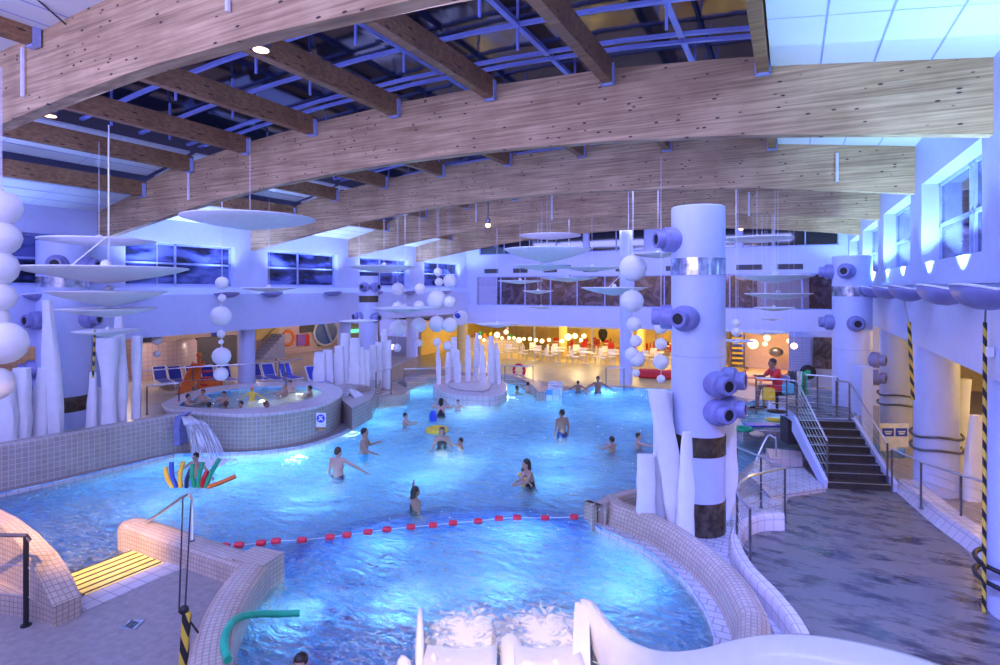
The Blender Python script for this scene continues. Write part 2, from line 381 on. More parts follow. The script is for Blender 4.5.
# falling water: streaks
m, n, b = base('falling_water'); n.n.remove(b); out = n.n['Material Output']
uv = n.new('ShaderNodeUVMap'); mp = n.new('ShaderNodeMapping'); mp.inputs['Scale'].default_value = (14, 1.2, 1); n.link(uv.outputs[0], mp.inputs[0])
no = n.new('ShaderNodeTexNoise', Scale=2.0, Detail=4.0); n.link(mp.outputs[0], no.inputs['Vector'])
tr = n.new('ShaderNodeBsdfTransparent'); df = n.new('ShaderNodeBsdfDiffuse', Color=(.85, .9, 1, 1)); mx = n.new('ShaderNodeMixShader')
n.link(ramp(n, no.outputs[0], [(.42, (.1, .1, .1)), (.62, (.85, .85, .85))]), mx.inputs[0]); n.link(tr.outputs[0], mx.inputs[1]); n.link(df.outputs[0], mx.inputs[2]); n.link(mx.outputs[0], out.inputs[0])

m, n, b = base('foam_sheet'); n.n.remove(b); out = n.n['Material Output']
tc = n.new('ShaderNodeTexCoord'); no = n.new('ShaderNodeTexNoise', Scale=5.0, Detail=7.0, Roughness=.65, Distortion=1.0); n.link(tc.outputs['Object'], no.inputs['Vector'])
gr = n.new('ShaderNodeTexGradient'); gr.gradient_type = 'SPHERICAL'; mp = n.new('ShaderNodeMapping'); mp.inputs['Scale'].default_value = (1.25, 1.2, 1); n.link(tc.outputs['Object'], mp.inputs[0]); n.link(mp.outputs[0], gr.inputs[0])
ad = n.new('ShaderNodeMath', operation='MULTIPLY_ADD'); ad.inputs[1].default_value = .42; n.link(gr.outputs[0], ad.inputs[0]); n.link(no.outputs[0], ad.inputs[2])
tr = n.new('ShaderNodeBsdfTransparent'); df = n.new('ShaderNodeBsdfDiffuse', Color=(.88, .86, .78, 1)); mx = n.new('ShaderNodeMixShader')
n.link(ramp(n, ad.outputs[0], [(.58, (0, 0, 0)), (.82, (.8, .8, .8))]), mx.inputs[0]); n.link(tr.outputs[0], mx.inputs[1]); n.link(df.outputs[0], mx.inputs[2]); n.link(mx.outputs[0], out.inputs[0])
# ================================================================ ARCHITECTURE
XL, XR = -19.4, 2.58
def BY(k): return 4.72+5.74*k          # the beams' planes, k = 0 nearest
BOT = [(-19.5, 6.31), (-18.2, 6.52), (-16, 6.88), (-13.8, 7.2), (-11.7, 7.42), (-9.4, 7.57), (-7.5, 7.64), (-5.5, 7.64), (-3.2, 7.56), (-.75, 7.39), (1, 7.2), (2.6, 7.0)]
TOP = [(-19.5, 7.27), (-17.05, 7.78), (-16.9, 8.0), (-15.7, 8.27), (-12.6, 8.65), (-10.2, 8.86), (-7.7, 8.98), (-5.4, 9.0), (-3, 8.92), (-.75, 8.73), (2.6, 8.2)]
xs = [-19.42+i*(22.0/60) for i in range(61)]
for k in range(0, 6):
    y = BY(k) if k < 5 else 33.15
    mb = MB(); th = .22
    yo = 0 if k < 5 else 0
    rows = []
    for x in xs:
        zb, zt = lerp_tab(BOT, x)+.03+(.12 if k == 0 else 0)*min(1, max(0, (x+14)/6)), lerp_tab(TOP, x)
        rows.append([(x, y, zb), (x, y, zt), (x, y+th, zt), (x, y+th, zb)])
    if k == 5: break
    mb.loft(rows, closed_row=True, cap=True)
    o = mb.build('roof_beam', 'glulam', origin=(-8, y, 8), smooth=True, angle=30)
    where = ['nearest the viewer, crossing the top left corner', 'second from the viewer, spanning the whole width', 'third from the viewer, ending at the right wall above the column', 'fourth from the viewer, behind the larger arches', 'farthest, the smallest arch before the back wall'][k]
    tag(o, 'curved laminated timber roof beam, '+where, 'beam', 'arched timber roof beams')
PX = [-17.0, -14.86, -12.62, -10.3, -7.84, -5.45, -3.0, -.4]
names_x = ['first from the left', 'second from the left', 'third from the left', 'fourth from the left', 'fourth from the right', 'third from the right', 'second from the right', 'rightmost']
bays = ['in front of the nearest arch', 'between the two nearest arches', 'between the second and third arches', 'between the third and fourth arches', 'between the fourth and fifth arches', 'behind the farthest arch']
for k in range(-1, 5):
    y0, y1 = BY(k)+.22, (BY(k+1) if k < 4 else 33.3)
    if k == -1: y0 = -1.2
    for i, x in enumerate(PX):
        if k == -1 and i in (1, 2, 4, 5, 6): continue
        zt = lerp_tab(TOP, x); zb = zt-.30
        mb = MB(); L = y1-y0-.04
        mb.box2((x-.09, y0+.02, zb), (x+.09, y1-.02, zb+.42))
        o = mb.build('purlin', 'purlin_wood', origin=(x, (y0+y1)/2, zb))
        tag(o, 'dark timber roof purlin, %s, %s' % (names_x[i], bays[k+1]), 'purlin', 'roof purlins')
        sh = MB(); e = y1-.03; sh.box2((x-.12, e-.1, zb-.03), (x-.09, e, zb+.36)); sh.box2((x+.09, e-.1, zb-.03), (x+.12, e, zb+.36)); sh.box2((x-.12, e-.1, zb-.035), (x+.12, e, zb-.005))
        sh.build('hanger_shoe', 'frame_blue', parent=o, loc=(-x, -(y0+y1)/2, -zb))
# ceiling panels
def panel_strip(x0, x1, y0, y1, z0, z1, name, lab):
    mb = MB(); th = .05
    rows = [[(x0, y0, z0), (x0, y1, z0)], [(x1, y0, z1), (x1, y1, z1)]]
    mb.add([(x0, y0, z0), (x1, y0, z1), (x1, y1, z1), (x0, y1, z0), (x0, y0, z0+th), (x1, y0, z1+th), (x1, y1, z1+th), (x0, y1, z0+th)], [(0, 1, 2, 3), (7, 6, 5, 4), (0, 4, 5, 1), (1, 5, 6, 2), (2, 6, 7, 3), (3, 7, 4, 0)])
    o = struct(mb, name, 'ceiling_panel', lab); n = int(round((y1-y0)/1.4)) if False else 4
    j = MB()
    for q in range(1, 4):
        t = q/4; xx = x0+(x1-x0)*t; zz = z0+(z1-z0)*t
        j.box2((xx-.012, y0, zz-.008), (xx+.012, y1, zz))
    for q in range(1, 3):
        yy = y0+(y1-y0)*q/3
        j.add([(x0, yy-.006, z0-.004), (x1, yy-.006, z1-.004), (x1, yy+.006, z1-.004), (x0, yy+.006, z0-.004)], [(0, 1, 2, 3)])
    j.build('panel_joint', 'frame_blue', parent=o)
    e = MB(); e.box2((x0, y1-.06, min(z0, z1)-.0), (x0+.02, y1, z0+.05))
    return o
for k in range(-1, 5):
    y0, y1 = BY(k)+.22, (BY(k+1) if k < 4 else 33.5)
    if k == -1: y0 = -1.5
    panel_strip(XL, -17.1, y0, y1, 7.24, 7.76, 'ceiling', 'white ceiling panel strip beside the left wall')
    panel_strip(-16.9, -14.95, y0, y1, 8.15, 8.62, 'ceiling', 'blue lit ceiling strip beside the skylight')
    panel_strip(-.28, XR, y0, y1, 8.50, 8.13, 'ceiling', 'white ceiling panel strip beside the right wall')
    if k == -1:      # closed panels in front of the nearest arch, curving with the roof
        sx_ = [-14.95, -13, -11, -9, -7.0, -5.0]
        for a_, b__ in zip(sx_, sx_[1:]): panel_strip(a_, b__, y0, y1, lerp_tab(TOP, a_)-.05, lerp_tab(TOP, b__)-.05, 'ceiling', 'pale ceiling panels in front of the nearest arch')
    # skylight: glass + frame
    gl = MB(); rows = []
    gx = [-14.95+i*(14.67/24) for i in range(25)]
    for x in gx: z = lerp_tab(TOP, x)+.95; rows.append([(x, y0-.22, z), (x, y1, z)])
    gl.loft(rows); g = struct(gl, 'window_%d' % (30+k), 'night_glass', 'dark skylight glass between the roof beams')
    fr = MB()
    for i in range(len(PX)-2):
        for t in (.5,):
            x = PX[i+1]+(PX[i+2]-PX[i+1])*t; z = lerp_tab(TOP, x)+.42
            fr.box2((x-.05, y0, z), (x+.05, y1, z+.02)); fr.box2((x-.012, y0, z), (x+.012, y1, z+.13))
    ny = 4
    for j in range(ny+1):
        yy = y0+(y1-y0)*j/ny; yy = min(max(yy, y0+.06), y1-.06)
        for a, bb in zip(gx[::2], gx[2::2]):
            za, zb = lerp_tab(TOP, a)+.44, lerp_tab(TOP, bb)+.44
            fr.add([(a, yy-.045, za), (bb, yy-.045, zb), (bb, yy+.045, zb), (a, yy+.045, za), (a, yy-.045, za+.06), (bb, yy-.045, zb+.06), (bb, yy+.045, zb+.06), (a, yy+.045, za+.06)], [(0, 1, 2, 3), (7, 6, 5, 4), (0, 4, 5, 1), (2, 6, 7, 3)])
    for i in range(len(PX)-2):
        x = PX[i+1]+(PX[i+2]-PX[i+1])*.5
        for j in range(1, ny):
            yy = y0+(y1-y0)*j/ny; z = lerp_tab(TOP, x)+.02; fr.box2((x-.02, yy-.02, z), (x+.02, yy+.02, z+.9))
            # far, upper glazing bars
    for j in range(0, 2*ny+1):
        yy = y0+(y1-y0)*j/(2*ny)
        for a, bb in zip(gx[::3], gx[3::3]):
            za, zb = lerp_tab(TOP, a)+.93, lerp_tab(TOP, bb)+.93
            if j == -1: fr.add([(a, yy-.02, za), (bb, yy-.02, zb), (bb, yy+.02, zb), (a, yy+.02, za)], [(0, 1, 2, 3)])
    f = struct(fr, 'trim_%d' % (30+k), 'blue_steel', 'blue painted steel skylight frame')

# walls built as slabs with rectangular openings
def wall(name, axis, pos, th, a0, a1, z0, z1, holes, mat='white_paint', lab=None):
    mb = MB()
    As = sorted({a0, a1}|{h[0] for h in holes}|{h[1] for h in holes}); Zs = sorted({z0, z1}|{h[2] for h in holes}|{h[3] for h in holes})
    As = [a for a in As if a0 <= a <= a1]; Zs = [z for z in Zs if z0 <= z <= z1]
    solid = {}
    for i in range(len(As)-1):
        for j in range(len(Zs)-1):
            ca, cz = (As[i]+As[i+1])/2, (Zs[j]+Zs[j+1])/2
            solid[i, j] = not any(h[0] < ca < h[1] and h[2] < cz < h[3] for h in holes)
    def pt(a, z, s): return (pos+s, a, z) if axis == 'x' else (a, pos+s, z)
    for (i, j), sol in solid.items():
        if not sol: continue
        A0, A1, Z0, Z1 = As[i], As[i+1], Zs[j], Zs[j+1]
        for s in (0, th): mb.add([pt(A0, Z0, s), pt(A1, Z0, s), pt(A1, Z1, s), pt(A0, Z1, s)], [(0, 1, 2, 3) if s else (3, 2, 1, 0)])
        for di, dj, e in ((-1, 0, ((A0, Z0), (A0, Z1))), (1, 0, ((A1, Z0), (A1, Z1))), (0, -1, ((A0, Z0), (A1, Z0))), (0, 1, ((A0, Z1), (A1, Z1)))):
            if not solid.get((i+di, j+dj), False):
                p, q = e; mb.add([pt(*p, 0), pt(*q, 0), pt(*q, th), pt(*p, th)], [(0, 1, 2, 3)])
    return struct(mb, name, mat, lab)
def win(idx, axis, pos, a0, a1, z0, z1, vm, hm, lab, glass='night_glass', bar=.07, s=.05):
    fr = MB()
    def bx(p, q, r, t):
        if axis == 'x': fr.box2((pos-s, p, r), (pos+s, q, t))
        else: fr.box2((p, pos-s, r), (q, pos+s, t))
    bx(a0, a0+bar, z0, z1); bx(a1-bar, a1, z0, z1); bx(a0, a1, z0, z0+bar); bx(a0, a1, z1-bar, z1)
    for v in vm: bx(v-bar/2, v+bar/2, z0, z1)
    for h in hm: bx(a0, a1, h-bar/2, h+bar/2)
    o = struct(fr, 'window_%d' % idx, 'frame_blue', lab)
    g = MB()
    g.box2((pos-.005, a0, z0), (pos+.005, a1, z1)) if axis == 'x' else g.box2((a0, pos-.005, z0), (a1, pos+.005, z1))
    g.build('pane', glass, parent=o); return o
# right wall: upper wall with splayed window recesses over an open side hall
holesR = []
for k in range(-1, 5):
    w0, w1 = BY(k)+.55, BY(k)+5.0
    holesR.append((w0, min(w1, 33), 5.4, 7.12))
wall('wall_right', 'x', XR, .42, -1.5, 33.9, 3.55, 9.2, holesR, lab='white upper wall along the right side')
for k, h in enumerate(holesR):
    win(k+1, 'x', XR+.36, h[0], h[1], h[2], h[3], [h[0]+(h[1]-h[0])*.4, h[0]+(h[1]-h[0])*.46], [6.2], 'side window in a deep white recess on the right wall', 'reflection_glass')
    tr = MB()   # little triangular splay blocks at the foot of the far reveal
    tr.add([(XR, h[1]-.02, 5.4), (XR+.36, h[1]-.02, 5.4), (XR+.36, h[1]-.02, 6.1), (XR, h[1]-.7, 5.4), (XR+.36, h[1]-.7, 5.4)], [(0, 1, 2), (0, 3, 4, 1), (3, 0, 2), (4, 3, 2), (1, 4, 2)])
# ledge rail under right windows
tr = MB(); tr.box2((XR-.10, -1.5, 4.92), (XR, 33.3, 4.98)); struct(tr, 'trim_1', 'white_paint', 'thin white ledge along the right wall')
# left wall
holesL = []
for k in range(-1, 5):
    holesL.append((BY(k)+.85, BY(k)+5.0 if k < 4 else 32.6, 4.93, 6.43))
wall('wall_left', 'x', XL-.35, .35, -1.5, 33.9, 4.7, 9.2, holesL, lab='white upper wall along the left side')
for k, h in enumerate(holesL):
    win(k+11, 'x', XL-.28, h[0], h[1], h[2], h[3], [h[0]+(h[1]-h[0])*.45], [5.72], 'dark window in the left wall above the gallery band', 'reflection_glass')
mb = MB(); mb.add([(XL, -1.5, 3.2), (XL+.28, -1.5, 3.2), (XL+.28, -1.5, 4.62), (XL, -1.5, 4.86), (XL, 33.9, 3.2), (XL+.28, 33.9, 3.2), (XL+.28, 33.9, 4.62), (XL, 33.9, 4.86)], [(0, 1, 2, 3), (7, 6, 5, 4), (0, 4, 5, 1), (1, 5, 6, 2), (2, 6, 7, 3), (3, 7, 4, 0)])
struct(mb, 'trim_2', 'white_paint', 'deep sloping white band under the left windows')
mb = MB(); mb.box2((-27.2, -1.5, 3.2), (XL, 33.9, 3.35)); struct(mb, 'ceiling', 'grey_floor', 'low ceiling of the left side hall')
# back wall: band, gallery, wall with vents, upper windows
holesB = [(-18.6, 2.3, 3.72, 5.6), (-18.4, -11.2, 7.02, 8.6), (-10.9, -7.5, 7.02, 8.6), (-6.6, -2.6, 7.02, 8.6), (-2.3, 2.2, 7.02, 8.3), (XL, 2.58, 0, 2.55)]
wall('wall_back', 'y', 33.5, .3, XL, XR, 2.55, 9.6, holesB[:5], lab='white back wall above the cafe')
mb = MB(); mb.box2((XL, 33.3, 2.72), (XR, 33.5, 3.72)); mb.box2((XL, 33.2, 2.5), (XR, 33.5, 2.72)); struct(mb, 'trim_3', 'white_paint', 'white balcony band across the back wall')
for i, h in enumerate(holesB[:5]):
    nm = max(1, int(round((h[1]-h[0])/1.75)))
    win(21+i, 'y', 33.6, h[0], h[1], h[2], h[3], [h[0]+(h[1]-h[0])*j/nm for j in range(1, nm)], [] , 'gallery glazing above the cafe' if i == 0 else 'upper dark window in the back wall', 'balcony_glass' if i == 0 else 'night_glass', .06)
for x0, x1 in ((-18.0, -17.0), (-15.9, -14.9), (-13.8, -12.9), (-11.2, -10.3), (-9.2, -8.0), (-6.3, -5.3), (-5.0, -4.2), (-2.6, -1.3), (-.6, .6)):
    mb = MB(); mb.box2((x0, 33.46, 5.82), (x1, 33.52, 6.1))
    for q in range(5): mb.box2((x0, 33.44, 5.84+q*.055), (x1, 33.47, 5.85+q*.055))
    struct(mb, 'trim_4', 'dark_wall', 'dark ventilation slot in the back wall')
# gallery room behind the balcony glazing
wall('wall_gallery', 'y', 38.0, .2, XL, 5, 3.5, 7, [], 'mural', 'brown patterned wall inside the gallery')
mb = MB(); mb.box2((XL, 33.8, 3.45), (5, 38, 3.55)); struct(mb, 'floor', 'hall_floor', 'gallery floor')
mb = MB(); mb.box2((XL, 33.8, 6.7), (5, 38, 6.8)); struct(mb, 'ceiling', 'dark_wall', 'gallery ceiling')
mb = MB(); mb.box2((-1.6, 34.4, 3.55), (.9, 34.7, 6.6)); struct(mb, 'trim_5', 'peach_wall', 'flat pier inside the gallery')
# cafe room
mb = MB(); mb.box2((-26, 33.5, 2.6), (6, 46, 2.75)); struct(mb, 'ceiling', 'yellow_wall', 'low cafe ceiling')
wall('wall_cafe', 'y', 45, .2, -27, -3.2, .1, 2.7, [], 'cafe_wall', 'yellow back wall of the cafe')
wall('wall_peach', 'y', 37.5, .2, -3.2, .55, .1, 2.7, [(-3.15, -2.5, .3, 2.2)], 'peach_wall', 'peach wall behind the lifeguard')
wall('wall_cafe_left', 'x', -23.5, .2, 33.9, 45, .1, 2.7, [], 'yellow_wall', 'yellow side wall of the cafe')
wall('wall_cafe_right', 'x', -3.3, .2, 37.5, 45, .1, 2.7, [], 'brown_counter', 'brown side wall of the cafe')
# cafe glazing line with mullions
gz0 = 39.0
mb = MB()
for x in [-19, -16.8, -14.6, -12.4, -10.2, -8.0, -5.8, -3.6]:
    mb.box2((x-.05, gz0-.05, .1), (x+.05, gz0+.05, 2.6))
mb.box2((-19, gz0-.04, 2.0), (-3.4, gz0+.04, 2.07)); o = struct(mb, 'window_41', 'frame_blue', 'glazed screen across the cafe')
for x in (-14.0, -8.6):
    mb = MB(); mb.lathe([(.28, .1), (.28, 2.6)], (x, 37.5, 0)); struct(mb, 'trim_6', 'yellow_wall', 'yellow round cafe column', smooth=True)
# blue tiled pier with a black clock-like speaker, right of the lifeguard
mb = MB(); mb.box2((-.05, 30.0, .1), (.85, 33.5, 2.6)); struct(mb, 'wall_pier', 'tile_blue_wall', 'blue tiled pier at the back right')
mb = MB(); mb.box2((.85, 31.5, .1), (2.6, 31.7, 2.6)); struct(mb, 'wall_back_right', 'white_paint', 'white wall right of the tiled pier')
mb = MB(); mb.box2((1.0, 31.42, 1.0), (1.9, 31.5, 2.5)); struct(mb, 'window_42', 'mural', 'dark framed opening at the back right')
# left side hall
wall('wall_hall', 'x', -27.2, .2, -1.5, 33.9, .85, 3.2, [], 'tile_pink', 'far wall of the left side hall')
wall('wall_hall_end', 'y', 33.5, .3, -27.2, XL, 2.6, 9.2, [], 'white_paint', 'end wall of the left side hall')
# right side hall with yellow walls
mb = MB(); mb.box2((XR+.42, -1.5, 3.55), (9.5, 33.9, 3.7)); struct(mb, 'ceiling', 'yellow_wall', 'low ceiling of the right side hall')
wall('wall_side_hall', 'x', 9.3, .2, -1.5, 33.9, .1, 3.6, [], 'tile_yellow', 'yellow tiled wall of the right side hall')
wall('wall_side_hall_end', 'y', 33.5, .3, XR, 9.5, .1, 9, [], 'yellow_wall', 'yellow end wall of the right side hall')
# closing roof above the gallery of the hall
mb = MB(); mb.box2((-27.5, -1.5, 10.2), (9.5, 46, 10.3)); struct(mb, 'ceiling', 'dark_wall', 'dark roof deck above the skylights')

# ---------------------------------------------------------------- POOLS
def g2(px, py, z=0): p = G(px, py, z); return (p.x, p.y)
cA = [g2(138, 522, .45), g2(200, 543, .45), g2(246, 558, .45)]
def off(path, o):
    out = []
    for i, p in enumerate(path):
        a = Vector(path[max(i-1, 0)]); b_ = Vector(path[min(i+1, len(path)-1)]); t = (b_-a).normalized(); out.append((p[0]+t.y*o, p[1]-t.x*o))
    return out
Afar = off(cA, -.24); Anear = off(cA, .24)
right_curve = [tuple(p) for p in crom([g2(589, 521), g2(600, 532), g2(620, 541), g2(650, 557), g2(680, 582), g2(703, 611), g2(716, 643)], 5)]
kb = [tuple(p) for p in crom([g2(222, 456), g2(262, 454), g2(300, 449), g2(330, 440), g2(350, 430), g2(358, 421), g2(353, 414)], 4)]
main = [(-16.75, 4.9), (-16.37, 6.72), (-16.12, 7.79), (-15.95, 9.16), (-15.76, 10.57)]+kb+[g2(386, 405.5), g2(405, 402.5), g2(410, 397), g2(398, 389.5)]
far_curve = [tuple(p) for p in crom([g2(398, 389.5), g2(425, 383), g2(470, 380), g2(510, 381), g2(532, 387), g2(546, 397)], 4)]
main += far_curve[1:]+[g2(548, 400), g2(561, 400), g2(562, 393), g2(600, 388), g2(625, 390), g2(665, 391), (-3.2, 27.2), (-2.6, 24.5), g2(736, 412), g2(737, 438), g2(770, 438), g2(800, 438), g2(831, 440), g2(870, 446), g2(905, 452), g2(905, 462), g2(870, 462), g2(831, 462), g2(800, 461), g2(762, 457), g2(742, 475), (-1.9, 12.9), g2(634, 499), g2(600, 506)]+right_curve
main += [(-.8, 6.9), (-1.6, 6.0), (-3.5, 5.4), (-5.2, 5.2)]
lcurve = [tuple(p) for p in crom([g2(235, 672), g2(237, 645), g2(243, 615), g2(254, 592), g2(270, 574)], 4)]
main += lcurve+[(Afar[-1][0]+.35, Afar[-1][1]+.05)]+list(reversed(Afar))+[(cA[0][0]-.3, cA[0][1])]+[Anear[0], Anear[1]]
main += [g2(188, 566, .1), g2(84, 611, .1), (-9.45, 4.78), (-12.6, 4.8)]
ZF = -1.05
deck = fill([[(-40, -6), (12, -6), (12, 46), (-40, 46)], main], .1, 'floor', 'grey_floor', label='grey pool deck')
bas = MB(); bas.sweep(main, [(0, ZF), (0, .1)], closed=True, cap=False)
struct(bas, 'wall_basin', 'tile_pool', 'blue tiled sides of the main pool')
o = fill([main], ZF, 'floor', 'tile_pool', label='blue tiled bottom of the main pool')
# water surface
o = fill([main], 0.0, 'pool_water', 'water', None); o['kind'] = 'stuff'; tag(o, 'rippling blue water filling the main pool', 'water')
# overlay floors
wk = [tuple(p) for p in crom([g2(783, 523, .1), g2(746, 535, .1), g2(743, 555, .1), g2(762, 585, .1), g2(800, 636, .1), g2(820, 690, .1)], 4)]
walk = wk+[(1.2, 4.0), (2.9, 4.0), (2.9, 12.0), (2.75, 14.6), (2.45, 16.3), (.6, 15.6), (-.05, 14.6)]
fill([walk], .106, 'floor', 'wet_floor', label='wet patchy grey walkway floor')
tz = [g2(590, 518, .1), g2(634, 500, .1), (-1.9, 13.0), (-.75, 14.3), (0.1, 14.9), g2(790, 500, .1), g2(783, 521, .1)]+wk[1:]+[(-.2, 6.5), (-.8, 6.9)]+list(reversed(right_curve))
fill([tz], .104, 'floor', 'tile_deck_white', label='pale tiled floor round the vent column')
# cafe floor
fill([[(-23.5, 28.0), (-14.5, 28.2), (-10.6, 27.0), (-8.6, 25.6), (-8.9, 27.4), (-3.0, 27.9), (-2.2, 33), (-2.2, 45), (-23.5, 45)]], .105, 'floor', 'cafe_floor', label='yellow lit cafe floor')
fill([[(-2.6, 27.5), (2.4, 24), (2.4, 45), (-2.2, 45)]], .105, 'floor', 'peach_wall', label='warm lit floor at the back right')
# raised left deck
kid_out = [g2(*p, 1.15) for p in [(205, 412.5), (250, 414), (300, 409), (330, 401), (342, 392), (335, 385), (310, 381.5), (280, 381), (240, 383.5), (210, 387), (185, 393), (166, 401), (166, 408), (185, 411)]]
kid_in = [g2(*p, 1.15) for p in [(235, 408.5), (270, 406.5), (298, 402), (316, 396.5), (322, 391), (308, 387), (280, 386), (240, 388.5), (212, 392.5), (192, 398), (179, 405), (190, 407), (208, 408.5)]]
kid_out = [tuple(p) for p in crom(kid_out, 4, True)]; kid_in = [tuple(p) for p in crom(kid_in, 4, True)]
raised = [(-16.5, 2.0), (-16.6, 6.8), (-16.2, 9.5), (-15.9, 10.7), (-15.7, 11.6), (-14.6, 12.5), (-14.2, 14), (-14.8, 16.2), g2(352, 408, .85), g2(372, 398, .85), (-17.6, 22.5), (-19.2, 27.5), (-27.2, 27.5), (-27.2, 2.0)]
mb = MB(); mb.prism(raised, .1, .85)
# basin of the kids' pool sits in it, so the slab is a shell with a hole
o = fill([raised, kid_out], .85, 'floor', 'hall_floor', label='raised deck of the left side')
mb = MB(); mb.sweep(raised, [(0, .1), (0, .85)], closed=True, cap=False); struct(mb, 'wall_terrace', 'tile_grey', 'tiled side of the raised left deck')
# kids' pool: outer tiled wall, rim, basin
k = thing('round_pool', (-16, 14, 0.1), 'raised kidney shaped tiled childrens pool behind the left tiled wall', 'pool')
def ch(mb, name, mat, par=k, **kw):
    o = mb.build(name, mat, **kw); o.parent = par; o.matrix_parent_inverse = Matrix.Translation(par.location).inverted(); return o
mb = MB(); mb.sweep(kid_out, [(0, -.2), (0, 1.05), (0, 1.1)], closed=True, cap=False); ch(mb, 'outer_wall', 'tile_grey', smooth=True)
bm_ = fill([kid_out, kid_in], 1.15, 'rim', 'tile_pale', None); bm_.parent = k; bm_.matrix_parent_inverse = Matrix.Translation(k.location).inverted()
mb = MB(); mb.sweep(kid_out, [(0, 1.05), (.04, 1.07), (.04, 1.13), (0, 1.155)], closed=True, cap=False, flip=1); ch(mb, 'rim_edge', 'tile_pale')
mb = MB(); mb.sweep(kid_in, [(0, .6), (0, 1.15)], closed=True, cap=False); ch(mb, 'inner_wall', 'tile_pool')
f_ = fill([kid_in], .6, 'basin_floor', 'tile_pale', None); f_.parent = k; f_.matrix_parent_inverse = Matrix.Translation(k.location).inverted()
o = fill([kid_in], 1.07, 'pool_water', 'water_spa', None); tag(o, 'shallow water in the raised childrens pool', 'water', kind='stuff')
# pale lip along the left shore
lipp = [(-16.37, 6.72), (-16.12, 7.79), (-15.95, 9.16), (-15.76, 10.57)]
lipp = [(-17.2, 3.2), (-16.6, 5.0)]+lipp
mb = MB(); mb.sweep(lipp, [(0.02, -.3), (.02, .07), (-.22, .07), (-.22, -.3)], flip=1); struct(mb, 'trim_7', 'tile_pale', 'pale lip at the waterline of the left wall')
mb = MB(); mb.sweep(kb, [(0.03, -.3), (.03, .07), (-.5, .07), (-.5, -.3)], flip=1); struct(mb, 'trim_8', 'tile_pale', 'pale lip at the waterline of the round pool')
# left tiled wall
wl = [(-17.5, 3.2), (-16.95, 5.0), (-16.58, 6.72), (-16.33, 7.79), (-16.15, 9.16), (-15.95, 10.6), (-15.85, 11.0)]
wl = [tuple(p) for p in crom(wl, 4)]
mb = MB(); mb.sweep(wl, [(0, -.1), (0, 1.05), (-.06, 1.15), (-.42, 1.15), (-.46, 1.1), (-.46, .85)], flip=1)
o = mb.build('planter_wall', 'tile_grey', smooth=True, angle=60); tag(o, 'long grey tiled wall of the planter along the left pool edge', 'planter wall')
# ramp-like curved wall right of the round pool
def face_wall(name, poly_px, plane, th, mat, lab, cat):
    pass
pts = [(346, 419), (346, 397), (352, 390), (358, 388.5), (365, 389), (372, 393), (377, 399), (378, 405)]
A_ = G(346, 417, .1); B_ = G(379, 406, .1); dv = (B_-A_); dl = dv.length; dn = Vector((-dv.y, dv.x, 0)).normalized()
prof = [(0, 0), (0, .75), (.18, .98), (.36, 1.06), (.6, 1.03), (.8, .75), (.94, .42), (1, .28), (1, 0)]
mb = MB(); vs = []
for s_ in (0, .9):
    for t, z in prof: q = A_+dv*t+dn*s_; vs.append((q.x, q.y, .05+z))
n_ = len(prof); uu = [(t*dl, z) for t, z in prof]; mb.add(vs, [tuple(range(n_)), tuple(reversed(range(n_, 2*n_)))]+[(i, (i+1) % n_, n_+(i+1) % n_, n_+i) for i in range(n_)], [uu, list(reversed(uu))]+[[(i*.3, 0), (i*.3+.3, 0), (i*.3+.3, .9), (i*.3, .9)] for i in range(n_)])
o = mb.build('curved_wall', 'tile_grey'); tag(o, 'low grey tiled wall with a humped top right of the round pool', 'wall')
pl = [g2(378, 406, .1), g2(405, 402.5, .1), g2(410, 397, .1), g2(398, 389.5, .1), g2(380, 389, .1), g2(368, 394, .1)]
mb = MB(); mb.prism(pl, -.2, .42); o = mb.build('pool_platform', 'tile_mosaic', bevel=.05); tag(o, 'low tiled platform at the foot of the white fabric screens', 'platform')
# far curved wall behind the island
mb = MB(); mb.sweep(far_curve+[g2(548, 400)], [(0.05, -.3), (.05, .32), (.0, .38), (-.45, .38), (-.5, .32), (-.5, -.2)], flip=-1)
mb.v = mb.v; o = mb.build('pool_wall', 'tile_grey', smooth=True); tag(o, 'curved low wall sweeping round the far island', 'wall')
mb = MB(); mb.prism([g2(546, 401), g2(562, 401), g2(563, 392), g2(549, 391)], -.4, .5); o = mb.build('wall_end_block', 'tile_pool', bevel=.04); tag(o, 'blue lit end block of the far curved wall', 'block')
# island with flat dished top
ic = Vector((-12.9, 22.6)); isl = [tuple(p) for p in crom([g2(430, 394), g2(436, 400), g2(447, 404), g2(470, 407), g2(495, 407), g2(508, 402), g2(509, 392), g2(495, 384.5), g2(465, 383), g2(440, 385)], 4, True)]
isc = [sum(p[0] for p in isl)/len(isl), sum(p[1] for p in isl)/len(isl)]
mb = MB(); mb.prism([(isc[0]+(x-isc[0])*.93, isc[1]+(y-isc[1])*.93) for x, y in isl], ZF, .42)
mb.prism([(isc[0]+(x-isc[0])*.55, isc[1]+(y-isc[1])*.55) for x, y in isl], .42, .5)
o = mb.build('pool_island', 'tile_pale', bevel=.05); tag(o, 'round tiled island carrying white fabric spires', 'island')
